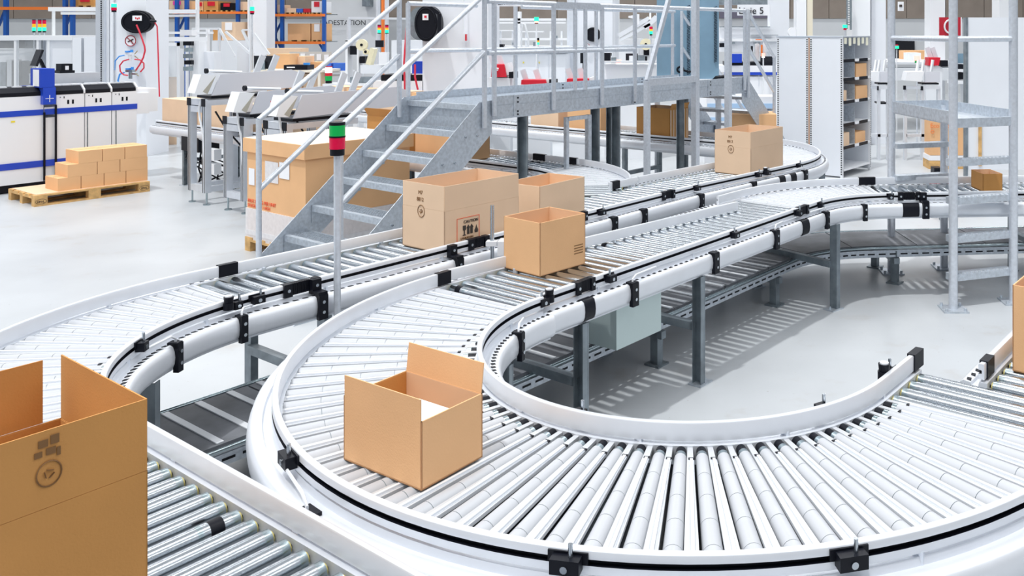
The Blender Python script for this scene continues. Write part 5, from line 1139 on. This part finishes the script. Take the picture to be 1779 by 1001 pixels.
TQ = thing('feeding_conveyor', 'pale waist-high feeding line seen under the mid rail', 'machine', (at(1080, 100, Y=15.5).x, 15.5, 0)); part(TQ, 'line_body', WHT, (1050, 1140, 112, None), Y=15.6, dep=.5); part(TQ, 'line_rail', SHEET, (1048, 1142, 106, 109), Y=15.5, dep=.1); part(TQ, 'blue_foot', BLU, (1037, 1047, 145, 152), Y=15.4, dep=.1)
for i, (a, b, t, bo) in enumerate(((1048, 1060, 92, 106), (1108, 1120, 96, 108), (1062, 1070, 100, 110))): part(TQ, 'mechanism', (BLK, POSTM, CHR2)[i], (a, b, t, bo), Y=15.7, dep=.15)

# line sign and machines right of the cabinet
TL = thing('line_sign', 'white hanging sign reading Linie 5 above the far platform stairs', 'sign', at(1312, 27, Y=14.5)); part(TL, 'sign_board', PAPER, (1281, 1337, 8, 27), Y=14.5, dep=.02); text('Linie 5', 'lettering', BLK, TL, at(1283, 24, Y=14.49), Vector((1, 0, 0)), Z_, .155, .002)
TL = thing('line_sign', 'white hanging sign reading Linie near the top edge above the platform railing', 'sign', at(885, 11, Y=17)); part(TL, 'sign_board', PAPER, (861, 909, -12, 11), Y=17, dep=.02); text('Linie 4', 'lettering', BLK, TL, at(864, 8, Y=16.99), Vector((1, 0, 0)), Z_, .17, .002)
one('roof_duct', POSTM, 'dark steel duct with red stripes high behind the line sign', 'duct', (1240, 1337, -20, 8, .5), Y=23)
one('dark_opening', mat('slate_violet_panel', (.13, .12, .17), .6), 'dark panel on the wall below the line sign', 'panel', (1250, 1337, 16, 32, .1), Y=31.85)
TQ = thing('sorting_machine', 'white sorting machine with blue stripe and blue tower left of the shelving unit', 'machine', (at(1300, 100, Y=17).x, 17, 0))
part(TQ, 'machine_body', WHT, (1215, 1352, 133, None), Y=17, dep=.9); part(TQ, 'front_panel', WHT, (1215, 1352, 114, 125), Y=16.98, dep=.8); part(TQ, 'blue_stripe', BLU, (1258, 1352, 125.5, 130.5), Y=16.97, dep=.02); part(TQ, 'black_lid', BLK, (1258, 1345, 108, 114), Y=17, dep=.7); part(TQ, 'blue_tower', BLU, (1268, 1289, 94, 109), Y=16.9, dep=.3)
part(TQ, 'screen', SCR, (1321, 1344, 98, 108), Y=17.1, dep=.05); part(TQ, 'door_joint', ALUD, (1318, 1319, 131, 150), (1339, 1340, 131, 150), Y=16.99, dep=.02)
part(TQ, 'upper_machine', WHT2, (1250, 1338, 46, 90), Y=19, dep=.6); part(TQ, 'upper_rail', WHT, (1250, 1352, 67, 72), Y=18.9, dep=.1); part(TQ, 'dark_joint', POSTM, (1250, 1338, 46, 47.5), (1305, 1352, 60.5, 61.5), (1270, 1277, 73, 76), (1310, 1314, 73, 77), (1318, 1321, 73, 77), Y=18.85, dep=.1)
part(TQ, 'gripper_column', WHT, (1312, 1319, 76, 104), (1326, 1330, 74, 92), Y=17.6, dep=.1); part(TQ, 'orange_tube', ORG, (1322, 1325, 78, 100), (1313, 1325, 68, 69.5), Y=17.5, dep=.06); part(TQ, 'black_mechanism', BLK, (1250, 1261, 75, 82), (1305, 1308, 80, 92), Y=17.5, dep=.15)
stack('stack_light', 'glowing red and white signal light on the machine left of the shelving unit', at(1326, 108, Y=16.8), .08, .03, [('white_lens', MATS['lit_white_lens'], .03, 1), ('red_lens', GLOWR, .06, 1.1)], pole=.012, polem=WHT)
for i in range(6):
    r_, q = divmod(i, 3); a = 1228 + q * 40; 
    m = MB(); bb(m, a, a + 37, 168 + r_ * 24, 190 + r_ * 24, 14.6, .5); o = tag(build(m, 'white_carton', PAPER), '%s white carton with blue band in the %s row under the platform end' % (('left', 'middle', 'right')[q].capitalize(), ('upper', 'lower')[r_]), 'carton', 'white cartons under the platform end')
    m = MB(); bb(m, a + 1, a + 36, 180 + r_ * 24, 188 + r_ * 24, 14.58, .015); build(m, 'blue_band', mat('light_blue_band', (.45, .65, .9), .6), o)
one('pallet_board', WHT, 'white pallet board below the white cartons', 'board', (1224, 1350, 216, None, .7), Y=14.55)
closed('Open brown carton behind the farthest tall box', *([0] * 0), **{}) if False else None
m = MB(); bb(m, 1270, 1349, 199, 224, 12.4, .5); tag(build(m, 'carton', CARD), 'wide brown carton on the floor stack behind the farthest tall box', 'carton')
m = MB(); bb(m, 1262, 1352, 224.5, None, 12.38, .6); tag(build(m, 'carton_plinth', WHT), 'white plinth under the wide brown carton behind the farthest tall box', 'plinth')
stack('stack_light', 'bright green signal light between the cream and white pillars', at(1468, 64, Y=17), .13, .045, [('red_lens', REDL, .04, .7), ('green_lens', GLOW, .06, 1)], pole=.012)
one('cable_ladder', POSTM, 'dark cable ladder hanging between the pillars', 'cable ladder', (1471, 1473, -20, 50), (1477, 1480, -20, 52), *[(1473, 1477, -14 + i * 4, -12.6 + i * 4) for i in range(15)], Y=17.3, dep=.05)
m = MB(); c = at(1378, 56, Y=18.2); m.cyl(c, c + Vector((0, .15, 0)), .1, seg=20); tag(build(m, 'white_drum', WHT), 'white round drum between the two pillars left of the shelving top', 'drum')

# right background
one('wall_poster', PAPER, 'small white poster with a black sign on the taupe wall', 'poster', (1560, 1570, 3, 19, .03), (1563.5, 1567, 8.5, 11, -.02, 1), Y=27, dep=.03).data.materials.append(INK)
for i in (0,): part(bpy.data.objects['wall_poster'], 'poster_print', INK, (1562.5, 1567.5, 8, 12), Y=26.97, dep=.02)
TR_ = thing('red_sign', 'red sign with a white ring letter behind the tall left post of the crossover steps', 'sign', at(1651, 62, Y=20)); part(TR_, 'sign_board', mat('crimson_sign', (.50, .01, .03), .5), (1632, 1669, 30, 62), Y=20, dep=.03); part(TR_, 'sign_edge', PAPER, (1669, 1671, 30, 64), Y=20, dep=.03)
part(TR_, 'sign_post', WHT, (1650, 1652, 62, None), Y=20.04, dep=.04); c = at(1651, 46, Y=19.97); m = MB(); m.tube([c + Vector((math.cos(a) * .13, 0, math.sin(a) * .15)) for a in [i * math.pi / 12 for i in range(25)]], .02, 6); build(m, 'ring_letter', PAPER, TR_)
one('dark_board', SCR, 'dark board on the wall behind the far feeding stations', 'board', (1553, 1589, 70, 101, .05), Y=31.9)
stack('stack_light', 'green signal light in front of the dark board', at(1558, 106, Y=20), .27, .04, [('base_cup', BLK, .01, 1), ('green_lens', GLOW, .06, 1.2), ('red_lens', REDL, .03, .8)], pole=.012, polem=WHT)
stack('stack_light', 'glowing red signal light above the far feeding station', at(1593, 112, Y=17.5), .03, .055, [('green_lens', GRN, .05, .8), ('red_lens', GLOWR, .09, 1.1)], pole=.012)
one('wooden_box', CARD, 'open brown box behind the far feeding stations', 'box', (1570, 1638, 88, 108, .5), Y=22); one('white_block', WHT2, 'white block in front of the open brown box', 'block', (1577, 1600, 92, 108, .4), Y=21)
one('rear_bench', SHEET, 'long pale bench behind the far feeding stations', 'bench', (1540, 1680, 108, 112, 2.6), (1545, 1549, 112, None, .1), (1660, 1664, 112, None, .1), (1540, 1680, 118, 140, .4), Y=20)
T = hopper('dark red hopper above the far feeding station behind the crossover post', 1613, 1631, 100, 114, 17.6, -3, RED, False)
def fstation(label, x0, x1, Y=15.5, red=True):
    T = thing('feeding_station', label, 'machine', (at((x0 + x1) / 2, 60, Y=Y).x, Y, 0), 'far feeding stations'); w_ = (x1 - x0)
    for q in (x0, x0 + w_ * .48, x1 - 4): part(T, 'leg', ALU, (q, q + 5, 152, None), Y=Y, dep=.08)
    part(T, 'front_profile', ALUD, (x0 + 3, x0 + w_ * .48, 150, 155), Y=Y - .02, dep=.08); part(T, 'side_profile', ALU, (x0 + w_ * .5, x1, 149, 155), Y=Y - .02, dep=.08); part(T, 'foot_profile', ALU, (x0 + 4, x1 - 3, 233, 238), Y=Y + .0, dep=.07)
    part(T, 'end_cap', BLK, (x0 - 1, x0 + 3, 149, 156), Y=Y - .04, dep=.05); part(T, 'end_cap', BLK, (x0 + w_ * .47, x0 + w_ * .53, 150, 157), Y=Y - .04, dep=.05); part(T, 'drive_bar', BLK, (x0 + w_ * .5, x1 - 2, 144, 147), Y=Y, dep=.3)
    m = MB(); a, b, c, d = [at(*q, Y=Y - .05) for q in ((x0 + 2, 140), (x0 + w_ * .48, 142), (x0 + w_ * .56, 124), (x0 + 5, 125))]; e = Vector((0, .3, 0)); m.hexa([a, b, b + e, a + e], [d, c, c + e, d + e]); build(m, 'hopper', WHT, T)
    part(T, 'side_plate', MATS['lilac_grey_plate'], (x0 + w_ * .58, x1, 125, 143), Y=Y - .02, dep=.03); part(T, 'shelf', BLK, (x0 + w_ * .5, x1 - 3, 178, 181), Y=Y + .1, dep=.3)
    for q in (.35, .5, .75): m = MB(); m.beam(at(x0 + w_ * q, 124, Y=Y + .1), at(x0 + w_ * q + 3, 104, Y=Y + .1), .03, .07); build(m, 'paper_guide', WHT, T)
fstation('far aluminium feeding station in the middle of the crossover frame', 1571, 1633); fstation('far aluminium feeding station partly hidden by the shelving unit', 1506, 1545)
TE = one('carton', CARD, 'brown carton with orange text standing on the floor behind the crossover steps', 'carton', (1616, 1677, 208, 270, .35), Y=14.5)
text('Eco Box', 'printed_text', ORG, TE, at(1616, 222, Y=14.48), Vector((1, 0, 0)), Z_, .10); c = at(1620, 229, Y=14.48); m = MB(); m.tube([c + Vector((math.cos(a) * .025, 0, math.sin(a) * .025)) for a in [i * math.pi / 6 for i in range(13)]], .005, 5); build(m, 'printed_mark', ORG, TE)
one('white_plinth', PAPER, 'white base under the brown carton with orange text', 'base', (1614, 1678, 270.5, 279, .37), Y=14.5); one('wooden_pallet', WOOD, 'wooden pallet under the white base behind the crossover steps', 'pallet', (1614, 1678, 279.5, None, .37), Y=14.5)
one('cabinet_screen', CAB, 'blue-grey screen between the tall post and the partition panel', 'screen', (1658, 1677, 93, 110, .1), Y=19); one('parts_heap', BLK, 'heap of dark parts on the white rack beside the partition panel', 'parts', (1658, 1677, 112, 120, .3), (1660, 1676, 126, 138, .3), Y=18.8)
one('parts_rack', WHT, 'white rack holding dark parts beside the partition panel', 'rack', (1655, 1679, 120.5, 124, .4), (1655, 1679, 140, 146, .4), (1655, 1658, 146, None, .3), (1676, 1679, 146, None, .3), Y=18.7)
one('hand_truck', BLK, 'small dark caster device lying on the floor behind the crossover steps', 'device', (1623, 1637, 292, None, .2), Y=13.8)
m = MB(); p = at(1640, 320, Y=10.5); m.x(at(1615, 0, Y=10.5).x, at(1655, 0, Y=10.5).x, 10.5, 10.6, at(0, 324, Y=10.5).z, at(0, 318, Y=10.5).z); o = tag(build(m, 'red_lever', RED), 'red lever lying under the rail behind the crossover steps', 'lever')
m = MB(); m.x(p.x - .03, p.x + .03, 10.52, 10.6, 0, at(0, 324, Y=10.5).z); build(m, 'lever_stand', POSTM, o)
